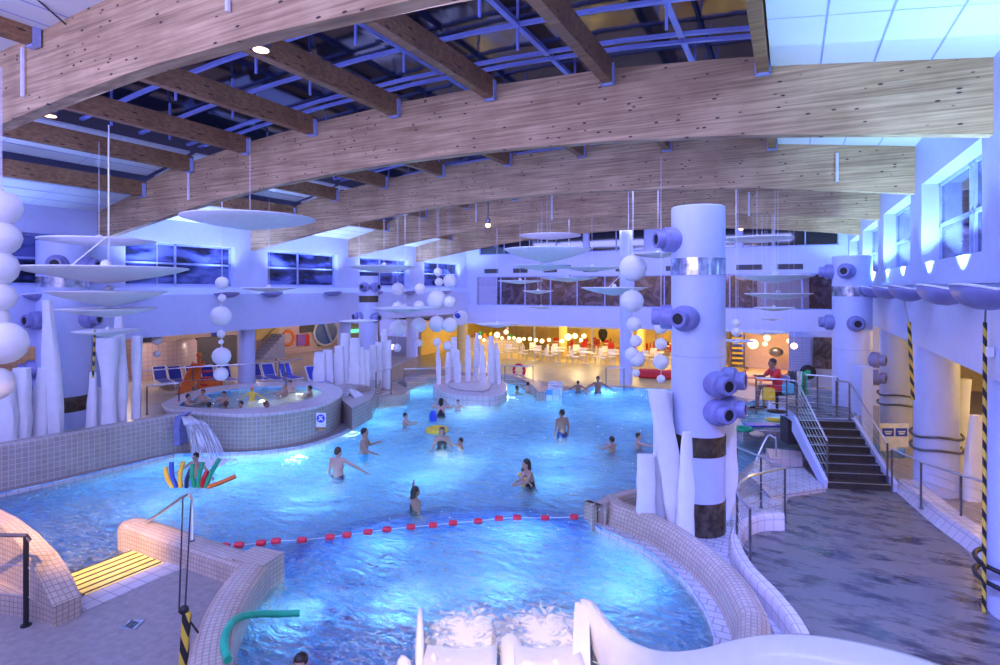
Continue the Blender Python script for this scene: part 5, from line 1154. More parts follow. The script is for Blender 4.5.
def person(lab, loc, face, pose=None, scale=1.0, skin='skin', hair='hair_dark', suit='navy', suit_kind='trunks', vox=.022, long_hair=False, name='person', parts=None, lean=V(0, 0, 0), shirt=None, head_turn=0, group=None, hat=None):
    # local frame: x = the person's right, y = forward, z = up, feet at z = 0, 1.72 m tall
    J = dict(pel=V(0, 0, .93), wst=V(0, .0, 1.08), chest=V(0, 0, 1.27), neck=V(0, 0, 1.46), head=V(0, .02, 1.60),
             shL=V(-.18, 0, 1.41), shR=V(.18, 0, 1.41), elL=V(-.25, -.02, 1.13), elR=V(.25, -.02, 1.13), wrL=V(-.27, .05, .88), wrR=V(.27, .05, .88),
             hiL=V(-.09, 0, .90), hiR=V(.09, 0, .90), knL=V(-.11, .03, .49), knR=V(.11, .03, .49), anL=V(-.11, -.02, .08), anR=V(.11, -.02, .08))
    if lean.length:
        for k_ in ('wst', 'chest', 'neck', 'head', 'shL', 'shR', 'elL', 'elR', 'wrL', 'wrR'):
            J[k_] = J[k_]+lean*max(0, (J[k_].z-.93)/.6 if k_ not in ('elL', 'elR', 'wrL', 'wrR') else .7)
    for k_, v_ in (pose or {}).items(): J[k_] = V(*v_)
    t = thing(name, loc, lab, 'person', group, face); t.scale = (scale,)*3
    mb = MB()
    def ell(c, s_, seg=14): mb.ball(c, 1, seg, 10, s_)
    capsule(mb, J['pel']+V(-.06, 0, 0), J['pel']+V(.06, 0, 0), .115, .115)
    capsule(mb, J['pel'], J['wst'], .125, .115); ell(J['wst'], (.15, .10, .12)); ell(J['chest'], (.17, .115, .17)); capsule(mb, J['wst'], J['chest'], .115, .13)
    ub = J['neck']-V(0, 0, .07); capsule(mb, J['shL'], ub, .062, .08); capsule(mb, J['shR'], ub, .062, .08); capsule(mb, J['chest'], ub, .13, .08)
    capsule(mb, ub, J['head']-V(0, .02, .06), .062, .052)
    for s in 'LR':
        el, wr, sh = J['el'+s], J['wr'+s], J['sh'+s]
        capsule(mb, sh, el, .056, .042); capsule(mb, el, wr, .042, .028)
        d_ = (wr-el).normalized(); hd = wr+d_*.08
        up_ = Vector((0, 0, 1)) if abs(d_.z) < .9 else Vector((0, 1, 0)); sd = d_.cross(up_).normalized(); bn = sd.cross(d_)
        capsule(mb, wr, wr+d_*.05, .028, .034); capsule(mb, wr+d_*.05-sd*.02, wr+d_*.085-sd*.022, .02, .017); capsule(mb, wr+d_*.05+sd*.02, wr+d_*.085+sd*.022, .02, .017)
        fr_ = max(.0095, vox*.52)
        for q, (of, ln) in enumerate([(-.033, .062), (-.011, .078), (.011, .082), (.033, .07)]):
            b0 = wr+d_*.085+sd*of; m0 = b0+(d_+sd*of*4).normalized()*ln*.55; e0_ = m0+(d_*.8-bn*.5+sd*of*4).normalized()*ln*.45
            capsule(mb, b0, m0, fr_, fr_*.95); capsule(mb, m0, e0_, fr_*.95, fr_*.8)
        sg = -1 if s == 'R' else 1
        b0 = wr+d_*.03+sd*sg*.03; m0 = b0+(d_*.6+sd*sg*.8).normalized()*.04; capsule(mb, b0, m0, fr_*1.15, fr_); capsule(mb, m0, m0+d_*.03, fr_, fr_*.85)
        hi, kn, an = J['hi'+s], J['kn'+s], J['an'+s]
        capsule(mb, hi, kn, .088, .056); capsule(mb, kn, kn.lerp(an, .35), .054, .056); capsule(mb, kn.lerp(an, .35), an, .056, .036)
        fd = Vector((0, 1, 0)) if (parts is None or 'toe' not in parts) else parts['toe']
        capsule(mb, an-V(0, .02, .035), an+fd*.15-V(0, 0, .05), .036, .026)
    hc = J['head']; Rz = Matrix.Rotation(head_turn, 3, 'Z')
    def hp(x, y, z): return hc+Rz@V(x, y, z)
    ell(hc+V(0, 0, .03), (.078, .098, .10)); ell(hp(0, .03, -.04), (.055, .065, .065)); capsule(mb, hp(0, .055, -.085), hp(0, .065, -.085), .022, .02)
    capsule(mb, hp(0, .088, .02), hp(0, .112, -.018), .012, .016)
    for s in (-1, 1): mb.ball(hp(s*.078, -.005, .005), 1, 8, 6, (.014, .024, .034))
    capsule(mb, hp(-.02, .092, -.05), hp(.02, .092, -.05), .009, .009)
    b_ = remesh(mb, 'body', skin, vox, 3); b_.parent = t
    mb = MB()
    mb.ball(hp(0, -.018, .055), 1, 16, 10, (.092, .102, .095))
    if long_hair: capsule(mb, hp(0, -.075, .02), hp(0, -.10, -.13), .062, .04); capsule(mb, hp(-.05, -.05, .0), hp(-.06, -.06, -.1), .04, .03); capsule(mb, hp(.05, -.05, .0), hp(.06, -.06, -.1), .04, .03)
    else: mb.ball(hp(0, -.05, .01), 1, 12, 8, (.078, .062, .07))
    # trim the fringe so the face stays free
    h_ = remesh(mb, 'hair' if not hat else 'cap', hat or hair, max(vox*.8, .014), 2); h_.parent = t
    for v in h_.data.vertices:
        l = Rz.inverted()@(v.co-hc)
        if l.y > .045 and l.z < .065: v.co = hc+Rz@V(l.x*.8, .045+(l.y-.045)*.1, max(l.z, .02))
    for s in (-1, 1):
        mb = MB(); mb.ball(hp(s*.032, .088, .022), .011, 8, 6, (1.2, .8, .8)); e_ = mb.build('eye', 'black', smooth=True); e_.parent = t
    mb = MB()
    if suit_kind in ('trunks', 'suit'):
        capsule(mb, J['pel']+V(-.065, 0, 0), J['pel']+V(.065, 0, 0), .126, .126)
        if suit_kind == 'trunks':
            for s in 'LR': capsule(mb, J['hi'+s], J['hi'+s].lerp(J['kn'+s], .45), .1, .09)
        else:
            capsule(mb, J['pel'], J['wst'], .133, .124); mb.ball(J['wst'], 1, 12, 8, (.158, .11, .13)); mb.ball(J['chest']-V(0, -.012, .02), 1, 12, 8, (.165, .125, .15)); capsule(mb, J['wst'], J['chest'], .122, .13)
        s_ = remesh(mb, 'swim_trunks' if suit_kind == 'trunks' else 'swimsuit', suit, max(.02, vox), 2); s_.parent = t
    return t, J
UPARM = dict(elL=(-.34, .1, 1.38), wrL=(-.14, .1, 1.60), elR=(.34, .1, 1.38), wrR=(.14, .1, 1.60))
OUT = dict(elL=(-.42, .02, 1.26), wrL=(-.64, .08, 1.12), elR=(.42, .02, 1.26), wrR=(.64, .08, 1.12))
FWD = dict(elL=(-.2, .22, 1.25), wrL=(-.18, .45, 1.28), elR=(.2, .22, 1.25), wrR=(.18, .45, 1.28))
SWIM = dict(elL=(-.3, .2, 1.3), wrL=(-.2, .42, 1.33), elR=(.3, .2, 1.3), wrR=(.2, .42, 1.33), knL=(-.12, .3, .6), knR=(.12, .25, .55), anL=(-.12, -.1, .42), anR=(.12, -.15, .35))
TOCAM = PI+YAW        # facing the viewer
AWAY = YAW            # back to the viewer
RIGHT = YAW-PI/2; LEFT = YAW+PI/2
def bather(px, py, vis, face, lab, **k):
    # px, py: where the body meets the water; vis: metres of body above it
    sc0 = k.get('scale', 1.0); lvl = k.pop('lvl', 0.0)
    p = G(px, py, lvl); return person(lab, (p.x, p.y, lvl+vis-1.72*sc0), face, **k)
bather(562, 437, .88, AWAY+.5, 'standing broad shouldered bather with arms hanging, waist deep in the middle of the pool', suit='navy', skin='skin_tan', head_turn=.3)
bather(338, 475, .70, AWAY-.2, 'bather with back turned, stretching one arm out to the right over the water', pose=dict(elR=(.44, .12, 1.22), wrR=(.68, .22, 1.05)), suit='navy', skin='skin_fair', hair='hair_brown', head_turn=-.5)
bather(364, 459, .86, RIGHT, 'bather in pale blue trunks seen side on with forearms raised forward', pose=dict(elL=(-.22, .12, 1.2), wrL=(-.15, .38, 1.3), elR=(.22, .12, 1.15), wrR=(.15, .36, 1.05)), suit='cyan')
bather(415, 510, .50, RIGHT+.6, 'dark haired bather raising one hand to the face near the lane rope', pose=dict(elL=(-.36, .1, 1.38), wrL=(-.4, .15, 1.62)), skin='skin_tan', long_hair=True, scale=.9, suit='black', suit_kind='suit')
bather(441, 416, .66, AWAY, 'bather with back turned and both hands at the head beside the blue float', pose=UPARM, long_hair=True, skin='skin_fair', suit='black', suit_kind='suit')
bather(442, 448, .62, TOCAM, 'bather in a black swimsuit standing behind the yellow ring', pose=dict(elL=(-.26, .05, 1.14), wrL=(-.3, .2, 1.05), elR=(.26, .05, 1.14), wrR=(.3, .2, 1.05)), suit='black', suit_kind='suit', skin='skin', hair='hair_brown', long_hair=True)
bather(461, 448, .30, LEFT, 'child leaning back with both arms stretched towards the bather in black', pose=dict(elL=(-.12, .3, 1.5), wrL=(-.1, .55, 1.62), elR=(.12, .3, 1.42), wrR=(.1, .55, 1.5)), scale=.75, suit='black')
bather(458, 409, .36, TOCAM, 'child up to the chest in water right of the bather with raised hands', pose=OUT, scale=.75, skin='skin_fair', hair='hair_brown')
bather(405, 425, .42, RIGHT, 'boy with a pale back reaching right, left of the swim ring', pose=FWD, scale=.8, skin='skin_fair')
bather(531, 485, .66, LEFT+.3, 'dark haired bather bending over and holding a toddler', pose=dict(elL=(-.2, .2, 1.2), wrL=(-.1, .38, 1.14), elR=(.2, .18, 1.18), wrR=(.1, .36, 1.12)), long_hair=True, skin='skin', suit='black', lean=V(0, .1, -.02), suit_kind='suit')
tod, _ = bather(523, 484, .40, RIGHT+.4, 'toddler with yellow armbands held by the dark haired bather', pose=OUT, scale=.52, skin='skin_fair', hair='hair_brown', suit='yellow')
for s in (-1, 1):
    mb = MB(); mb.lathe([(.06, -.07), (.11, -.05), (.11, .05), (.06, .07)], (s*.34, .01, 1.31), 14, (s, 0, -.45)); o = mb.build('armband', 'yellow', smooth=True); o.parent = tod
bather(612, 451, .42, AWAY+.7, 'short haired boy up to the shoulders in water left of the planter', pose=SWIM, scale=.85, skin='skin')
bather(638, 447, .42, RIGHT-.3, 'boy stretching an arm towards the hooded fabric spire', pose=dict(elR=(.2, .3, 1.35), wrR=(.2, .6, 1.34)), scale=.82, skin='skin_fair')
bather(598, 392, .72, TOCAM, 'far bather at the pool edge with both arms spread low', pose=OUT, suit='navy', skin='skin_tan', scale=1.0)
bather(578, 392, .52, AWAY, 'child with arms out left of the far bather at the pool edge', pose=OUT, scale=.75, skin='skin_tan')
bather(587, 392, .22, TOCAM, 'small child low in the water between the two far bathers', pose=SWIM, scale=.6, skin='skin_fair', hat='red')
bather(482, 402, .42, AWAY, 'child standing in the water below the island', pose=OUT, scale=.7, skin='skin_tan')
bather(486, 394, .34, LEFT, 'child with a reddish cap playing at the island edge', pose=FWD, scale=.6, skin='skin_fair', hat='red')
bather(517, 392, .28, RIGHT, 'head and shoulders of a far swimmer inside the curved wall, left one', pose=SWIM, scale=.85, skin='skin_tan')
bather(528, 392, .46, AWAY, 'head and shoulders of a far swimmer inside the curved wall, right one', pose=SWIM, scale=.85, skin='skin_fair')
bather(196, 482, .72, TOCAM-.3, 'child bather clutching a bundle of coloured noodles below the spout', pose=OUT, scale=.85, skin='skin', suit='blue')
bather(301, 674, .24, TOCAM, 'dark haired head just showing at the bottom edge left of the slide', pose=SWIM, skin='skin')
# noodle bundle
rnd = random.Random(9); p0 = G(196, 484, .1)
for i, (dx, col, lab, an, lz) in enumerate([(-.45, 'yellow', 'outermost yellow', -.35, .5), (-.36, 'blue', 'left blue', -.2, .6), (-.26, 'yellow', 'inner yellow', .1, .62), (-.12, 'navy', 'navy', .25, .45), (.08, 'green', 'left green', -.1, .55), (.18, 'green', 'middle green', .15, .6), (.26, 'red', 'short red', .3, .4), (.34, 'green', 'right green', .45, .75), (.40, 'orange', 'long orange', 1.2, .7)]):
    a = p0+RV*dx-FV*.2+UP*.0; dr_ = RV*math.sin(an)+UP*math.cos(an); b_ = a+dr_*lz; m_ = a.lerp(b_, .5)+FV*-.08
    mb = MB(); mb.tube(crom([a, m_, b_], 4), .052, 10); o = mb.build('pool_noodle', col, smooth=True); tag(o, lab+' foam noodle in the bundle held below the spout', 'noodle', 'noodles of the bundle')
# children in the round pool
for px, py, vis, sz, f_, lab, hr, extra in [
  (188, 405, .38, .75, RIGHT, 'dark haired child at the left rim of the round pool', 'hair_dark', {}), (203, 402, .45, .78, TOCAM, 'child facing the viewer behind the dark haired one in the round pool', 'hair_brown', {}),
  (209, 410, .26, .8, AWAY, 'dark head close to the near rim of the round pool, leftmost of three', 'hair_dark', {}), (226, 410, .30, .85, AWAY+.4, 'tanned head close to the near rim of the round pool, middle of three', 'hair_brown', dict(skin='skin_tan')),
  (224, 403, .42, .75, TOCAM, 'child with sunglasses on the hair in the round pool', 'hair_dark', {}), (241, 410, .30, .8, TOCAM-.4, 'dark haired child close to the near rim, rightmost of three', 'hair_dark', {}),
  (266, 410, .30, .85, RIGHT, 'bald looking bather at the near rim of the round pool', 'hair_brown', dict(skin='skin_tan')), (285, 395, .40, .78, LEFT, 'red haired child at the right side of the round pool', 'hair_fair', {}),
  (290, 391, .42, .8, TOCAM, 'dark haired bather behind the red haired child in the round pool', 'hair_dark', dict(skin='skin_fair')), (310, 395, .36, .8, LEFT, 'dark haired bather alone at the right rim of the round pool', 'hair_dark', {})]:
    bather(px, py, vis*.9, f_, lab, lvl=1.07, scale=sz, hair=hr, pose=dict(SWIM, knL=(-.12, .35, .85), knR=(.12, .35, .85), anL=(-.12, .1, .75), anR=(.12, .1, .75)), **extra)
bather(252, 400, .42, AWAY, 'child in a bright yellow top standing in the round pool', lvl=1.07, scale=.62, hair='orange', suit='yellow', suit_kind='suit', skin='yellow', pose=dict(OUT, knL=(-.12, .35, .85), knR=(.12, .35, .85), anL=(-.12, .1, .75), anR=(.12, .1, .75)))
for px, py, lab in [(745, 409, 'left of two dark heads in the spa basin'), (757, 409, 'right of two dark heads in the spa basin')]:
    bather(px, py, .3, TOCAM, lab, lvl=.27, pose=SWIM, scale=.85, skin='skin_tan')
# lifeguard
LG = SP(-.95, N_*TR+.75, PZ)
lc = thing('guard_chair', LG, 'black pedestal chair of the lifeguard on the stair platform', 'chair', rz=LEFT)
mb = MB(); mb.lathe([(.26, .0), (.26, .03), (.06, .05), (.04, .08), (.04, .50)], (0, 0, 0), 16); mb.build('pedestal', 'black', parent=lc, smooth=True, loc=(0, 0, 0))
mb = MB(); mb.box((0, -.03, .53), (.42, .42, .06)); mb.build('seat', 'black', parent=lc, bevel=.02, loc=(0, 0, 0))
mb = MB(); mb.box((0, -.25, .82), (.4, .05, .45)); mb.build('backrest', 'frame_blue', parent=lc, bevel=.02, loc=(0, 0, 0))
SIT = dict(pel=(0, -.02, .64), wst=(0, -.02, .80), chest=(0, .03, 1.0), neck=(0, .09, 1.18), head=(0, .13, 1.32), shL=(-.18, .06, 1.13), shR=(.18, .06, 1.13), elL=(-.24, .26, .93), elR=(.24, .26, .93), wrL=(-.16, .50, .95), wrR=(.14, .50, .97),
           hiL=(-.1, 0, .63), hiR=(.1, 0, .63), knL=(-.13, .42, .62), knR=(.13, .42, .66), anL=(-.1, .40, .20), anR=(.12, .50, .16))
lg, J = person('lifeguard in a red T-shirt seated on the platform with hands on the rail', LG+V(0, 0, 0), LEFT, pose=SIT, skin='skin_tan', suit='red', vox=.013, scale=1.05)
mb = MB(); capsule(mb, J['pel'], J['wst'], .14, .135); mb.ball(J['wst'], 1, 14, 10, (.17, .125, .13)); mb.ball(J['chest'], 1, 14, 10, (.19, .14, .18)); capsule(mb, J['shL'], J['neck']-V(0, 0, .09), .075, .08); capsule(mb, J['shR'], J['neck']-V(0, 0, .09), .075, .08); capsule(mb, J['wst'], J['chest'], .135, .14)
for s in 'LR': capsule(mb, J['sh'+s], J['sh'+s].lerp(J['el'+s], .6), .07, .066)
o = remesh(mb, 't_shirt', 'red', .016, 2); o.parent = lg
for s, nm in ((-1, 'L'), (1, 'R')):
    mb = MB(); a = J['an'+nm]; capsule(mb, a-V(0, .03, .05), a+V(0, .16, -.06), .05, .036); o = remesh(mb, 'shoe', 'black', .02, 2); o.parent = lg
mb = MB(); p = SP(-1.25, N_*TR+.5, PZ+.55); mb.box(p, (.3, .25, .35), rz=YAW); o = mb.build('rescue_bag', 'yellow', bevel=.05); tag(o, 'yellow rescue bag hung beside the lifeguard on the railing', 'bag')
mb = MB(); mb.box(SP(-.72, N_*TR+.55, PZ+.7), (.3, .14, .3), rz=YAW); o = mb.build('rescue_pouch', 'cyan', bevel=.03); tag(o, 'blue pouch hung on the platform railing behind the lifeguard', 'pouch')
# towels and things at the platform's back
t = thing('coat_stand', SP(-.15, N_*TR+1.6, PZ), 'dark stand with towels hung on it at the back of the platform', 'stand')
mb = MB(); mb.lathe([(.02, 0), (.02, 1.1)], (0, 0, 0), 8); mb.lathe([(.2, 0), (.2, .03)], (0, 0, 0), 16); mb.build('pole', 'dark_steel', parent=t, smooth=True, loc=(0, 0, 0))
for dx, col in ((-.12, 'dark_wall'), (.05, 'white'), (.2, 'green')):
    mb = MB(); rows = []
    for i in range(7):
        z = 1.05-.12*i; rows.append([(dx-.1+.2*j/5, .04*math.sin(j*2+i*.6)+.06, z) for j in range(6)])
    mb.loft(rows); mb.build('towel', col, parent=t, smooth=True, solid=.02, loc=(0, 0, 0))
c = WY(808, 372, 29.97); t = thing('wall_clock', c, 'round dark green glass disc on the blue tiled pier', 'clock')
mb = MB(); mb.lathe([(.33, 0), (.33, .06), (.27, .09), (.001, .1)], (0, 0, 0), 28, (0, -1, 0)); mb.build('disc', 'nozzle_hole', parent=t, smooth=True, loc=(0, 0, 0))
mb = MB(); mb.lathe([(.12, .1), (.12, .12)], (0, 0, 0), 20, (0, -1, 0)); mb.build('centre', 'green', parent=t, loc=(0, 0, 0))
mb = MB(); mb.ball(WY(776, 352, 36), .38, 14, 10, (1, .5, .7)); o = mb.build('wall_speaker', 'dark_steel', smooth=True); tag(o, 'dark rounded loudspeaker on the peach wall above the lifeguard', 'loudspeaker')

# ================================================================ FURNITURE
def lounger(p, rz, lab, src=[None]):
    if src[0]: return dup(src[0], p, lab, rz)
    t = thing('sun_lounger', p, lab, 'sun lounger', 'blue loungers on the left terrace', rz); src[0] = t; t.scale = (.82, .82, .82)
    fr = MB()
    for s in (-1, 1):
        fr.tube([(s*.3, -.95, .33), (s*.3, .35, .33)], .025, 8); fr.tube([(s*.3, .35, .33), (s*.3, .82, .95)], .025, 8)
    fr.tube([(-.3, .82, .95), (.3, .82, .95)], .025, 8); fr.tube([(-.3, -.95, .33), (.3, -.95, .33)], .025, 8); fr.build('frame', 'white', parent=t, smooth=True, loc=(0, 0, 0))
    for y in (-.7, .3):
        for s in (-1, 1): mb = MB(); mb.tube([(s*.3, y, .33), (s*.33, y-.12, .0)], .022, 8); mb.build('leg', 'white', parent=t, smooth=True, loc=(0, 0, 0))
    mb = MB(); mb.box((0, -.3, .335), (.54, 1.25, .025)); mb.build('seat', 'lounger_blue', parent=t, loc=(0, 0, 0))
    mb = MB(); a, b_ = V(0, .38, .36), V(0, .80, .92); v = (b_-a); R_ = v.to_track_quat('Z', 'X').to_matrix(); mb.box((a+b_)/2, (.52, .025, v.length), R=Matrix.Rotation(-math.atan2(v.y, v.z), 3, 'X')); mb.build('backrest', 'lounger_blue', parent=t, loc=(0, 0, 0))
    return t
for i, (px, py) in enumerate([(163, 388), (178, 388), (196, 387), (211, 387), (228, 386), (259, 385), (273, 385), (290, 384), (318, 388)]):
    d = 4.0*F/(py-288)
    p = G(px, py-1, .85); lounger((p.x, p.y, .85), YAW+.75, 'blue and white sun lounger on the left terrace, %s from the left' % ORD[i])
# left hall details
mb = MB(); rows = []
cw = [WX(137, 366, -25.0).xy, WX(180, 366, -24.6).xy, WX(197, 366, -25.4).xy]
pts2 = crom([Vector((*q, 0)) for q in cw], 6)
mb.sweep([(q.x, q.y) for q in pts2], [(0, .85), (0, 2.3), (-.1, 2.45), (-.6, 2.45), (-.6, .85)]); o = mb.build('curved_wall', 'tile_pink', smooth=True, angle=40); tag(o, 'pink brown curved tiled wall behind the loungers', 'wall')
mb = MB(); a = WX(197, 366, -26.2); b_ = WX(237, 366, -26.2); mb.box2((-26.6, a.y, .85), (-26.2, b_.y, 2.35)); o = mb.build('low_wall', 'dark_wall'); tag(o, 'dark wall section behind the lantern cord', 'wall')
hs = thing('hall_stair', (-26.5, WX(268, 360, -26.5).y, .85), 'side stair with a dark railing at the back of the left hall', 'stairs')
y0 = WX(256, 360, -26.4).y; y1 = WX(280, 360, -26.4).y
for i in range(8):
    mb = MB(); mb.box2((-26.9, y0+(y1-y0)*i/8, .85), (-26.0, y0+(y1-y0)*(i+1)/8, 1.0+.17*i)); rel(hs, mb, 'step', 'purple' if False else 'tile_blue_wall')
mb = MB(); mb.tube([(-25.98, y0, 1.95), (-25.98, y1, 3.1)], .03, 8); rel(hs, mb, 'handrail', 'dark_steel')
for (x0, x1, yy0, yy1, mat, lab, cat, nm) in [(160, 178, 340, 346, 'cafe_wall', 'cream lit slatted blind at the back of the left hall', 'blind', 'window_blind'), (212, 222, 332, 342, 'blue', 'bright blue panel high at the back of the left hall', 'panel', 'wall_panel'), (256, 278, 327, 340, 'cafe_wall', 'cream frames with dark squares at the back of the left hall', 'frame', 'picture_frame'),
        (297, 305, 334, 346, 'purple', 'violet notice panel on the wall beside the lifebuoy', 'panel', 'notice_board'), (305, 309, 334, 346, 'red', 'narrow red notice strip beside the violet panel', 'panel', 'notice_board'), (300, 314, 324, 333, 'dark_wall', 'dark window high in the left hall end', 'window', 'dark_window'), (348, 360, 329, 333, 'green_glow', 'green lit exit lamp behind the left columns', 'lamp', 'exit_lamp'), (181, 212, 341, 348, 'black', 'black gap above the dark hall wall', 'opening', 'dark_opening'), (142, 152, 337, 346, 'navy', 'navy poster at the left of the hall wall', 'poster', 'poster'), (318, 330, 343, 346, 'dark_wall', 'row of small dark boxes under the green glass porthole', 'box', 'wall_box')]:
    a = WX(x0, yy1, -26.95); b_ = WX(x1, yy0, -26.95); mb = MB(); mb.box2((-27.0, a.y, a.z), (-26.9, b_.y, b_.z)); o = mb.build(nm, mat); tag(o, lab, cat)
c = WX(326, 332, -26.9); t = thing('porthole', c, 'large round teal glass porthole at the back of the left hall', 'porthole')
mb = MB(); mb.tube([c+V(0, 1.05*math.cos(a_), .85*math.sin(a_)) for a_ in [2*PI*j/32 for j in range(32)]], .07, 8, True); rel(t, mb, 'ring', 'white_steel', smooth=True)
mb = MB(); mb.lathe([(.95, 0), (.95, .03)], (0, 0, 0), 32, (1, 0, 0)); mb.v = [(c.x+x, c.y+y*1.05, c.z+z*.85) for x, y, z in mb.v]; rel(t, mb, 'glass', 'tile_pool_dark')
mb = MB(); mb.cyl(c+V(.1, -.3, .7), c+V(.1, .4, -.7), .09); rel(t, mb, 'diagonal_bar', 'frame_blue')
# orange toddler slide
p = G(212, 389, .85); t = thing('toddler_slide', p, 'small orange toddler slide with a tall post beside the round pool', 'slide', rz=0)
mb = MB(); q = G(199, 390, .85); mb.lathe([(.07, .85), (.07, 2.15), (.12, 2.2), (.08, 2.32)], (q.x, q.y, 0), 12); rel(t, mb, 'post', 'orange', smooth=True)
a, b_ = G(199, 389, .85)+UP*.9, G(183, 397, .85)+UP*.25; rows = []
for i in range(7):
    u = i/6; c_ = a.lerp(b_, u); c_.z = 1.85-.75*u+.15*(1-math.cos(u*PI))/2*-1; sd = (b_-a).cross(UP).normalized()
    rows.append([tuple(c_-sd*.22+UP*.1), tuple(c_-sd*.19), tuple(c_+sd*.19), tuple(c_+sd*.22+UP*.1)])
mb = MB(); mb.loft(rows); rel(t, mb, 'chute', 'orange', solid=.03)
mb = MB(); q = G(212, 389, .85); mb.box((q.x, q.y, 1.05), (.7, .45, .28), rz=YAW); rel(t, mb, 'base', 'orange', bevel=.05)
mb = MB(); q = G(199, 389, .85)
for i in range(3): mb.box((q.x+.3, q.y+.1, 1.05+.25*i), (.3, .4, .05), rz=YAW)
rel(t, mb, 'ladder', 'red')
# cafe tables and chairs
def cchair(p, rz, lab, mat, grp, src={}):
    if mat in src: return dup(src[mat], p, lab, rz)
    t = thing('cafe_chair', p, lab, 'chair', grp, rz); src[mat] = t
    mb = MB(); mb.box((0, 0, .45), (.42, .42, .04)); mb.build('seat', mat, parent=t, bevel=.01, loc=(0, 0, 0))
    mb = MB(); mb.box((0, -.2, .72), (.42, .04, .4)); mb.build('backrest', mat, parent=t, bevel=.01, loc=(0, 0, 0))
    for x in (-.18, .18):
        for y in (-.18, .18): mb = MB(); mb.cyl((x, y, 0), (x*.9, y*.9, .45), .018, seg=6); mb.build('leg', 'steel', parent=t, loc=(0, 0, 0))
    return t
def ctable(p, lab, src=[None]):
    if src[0]: return dup(src[0], p, lab)
    t = thing('cafe_table', p, lab, 'table', 'cafe tables'); src[0] = t
    mb = MB(); mb.lathe([(.42, .72), (.42, .75)], (0, 0, 0), 20); mb.build('table_top', 'white', parent=t, smooth=True, loc=(0, 0, 0))
    mb = MB(); mb.lathe([(.26, 0), (.26, .03), (.035, .05), (.035, .72)], (0, 0, 0), 12); mb.build('pedestal', 'steel', parent=t, smooth=True, loc=(0, 0, 0)); return t
rnd = random.Random(12); ci = 0
for row, (Y, mat, col, x_list) in enumerate([(34.6, 'white', 'white', [-16.6, -14.9, -13.2, -11.4, -9.6, -7.8]), (36.4, 'white', 'white', [-15.6, -13.8, -12.2, -10.2, -7.4]), (40.6, 'red', 'red', [-15.5, -13.6, -11.6, -9.6, -7.6, -5.4]), (42.6, 'darkred', 'dark red', [-13, -10.5, -8, -5.6])]):
    rn = ['in the front cafe row', 'in the second cafe row', 'just behind the cafe glazing', 'in the rearmost cafe row'][row]
    for j, x in enumerate(x_list):
        ctable((x, Y, .105), 'round table, %s from the left, %s' % (ORD[j], rn))
        for q in range(4 if row > 1 else 3):
            a = q*PI/2+rnd.uniform(-.4, .4)+.5; side_ = ['right', 'rear', 'left', 'front'][q]
            cchair((x+.68*math.cos(a), Y+.68*math.sin(a), .105), a+PI/2, '%s chair, %s side of the %s table %s' % (col, side_, ORD[j], rn), mat, 'cafe chairs')
cn = thing('bar_counter', (-19.8, 38.5, .105), 'brown bar counter with goods at the left end of the cafe', 'counter')
mb = MB(); mb.box((0, 0, .5), (4.2, .7, 1.0)); mb.build('front', 'tile_pale', parent=cn, loc=(0, 0, 0)); mb = MB(); mb.box((0, 0, 1.04), (4.4, .85, .08)); mb.build('worktop', 'brown_counter', parent=cn, loc=(0, 0, 0))
for i, (x, col, h) in enumerate([(-1.6, 'red', .3), (-1.2, 'green', .4), (-.8, 'orange', .25), (-.3, 'yellow', .35), (.2, 'white', .3), (.8, 'brown', .35), (1.4, 'green', .28)]):
    mb = MB(); mb.lathe([(.12, 0), (.15, .6*h), (.06, .8*h), (.05, h)], (-19.8+x, 38.4, 1.185), 12); o = mb.build('counter_jar', col, smooth=True); tag(o, '%s jar on the bar counter, %s from the left' % (col, ORD[i]), 'jar', 'goods on the bar counter')
# shelves behind lifeguard and loungers on the warm floor
t = thing('shelf_rack', (-2.8, 37.3, .105), 'dark framed rack with yellow shelves in the opening of the peach wall', 'shelf')
for i in range(7): mb = MB(); mb.box((0, 0, .25+.3*i), (.62, .4, .12)); mb.build('shelf', 'yellow', parent=t, loc=(0, 0, 0))
for s in (-1, 1): mb = MB(); mb.box((s*.36, 0, 1.05), (.06, .42, 2.1)); mb.build('upright', 'dark_steel', parent=t, loc=(0, 0, 0))
for i, (x, y) in enumerate([(-2.6, 30.6), (-1.5, 31.2), (-.7, 30.8)]):
    mb = MB(); mb.tube([(x-.7, y, .42), (x+.2, y, .42), (x+.7, y, .85)], .03, 8); t = thing('pool_recliner', (x, y, .105), 'white and orange recliner on the warm floor behind the lifeguard, %s from the left' % ORD[i], 'recliner', 'recliners behind the lifeguard')
    rel(t, mb, 'frame', 'white', smooth=True)
    mb = MB(); rows = [[(x+dx, y-.28, z), (x+dx, y+.28, z)] for dx, z in ((-.8, .36), (-.2, .40), (.2, .44), (.7, .88))]; mb.loft(rows); rel(t, mb, 'cushion', 'orange', solid=.05)
    for dx in (-.6, .25): mb = MB(); mb.cyl((x+dx, y, .105), (x+dx, y, .42), .03); rel(t, mb, 'leg', 'white')
mb = MB(); p = G(656, 378, .12); mb.box((p.x, p.y, .35), (1.8, .7, .45), rz=.1); o = mb.build('sofa', 'red', bevel=.1); tag(o, 'red padded bench at the far edge between the lanterns', 'bench')
mb = MB(); mb.lathe([(.05, 1.0), (.3, 1.35), (.35, 1.7), (.18, 2.0), (.25, 2.2)], (-11.9, 39.9, 0), 8); o = mb.build('dark_parasol', 'black'); tag(o, 'dark peaked ornament standing in the cafe', 'ornament')
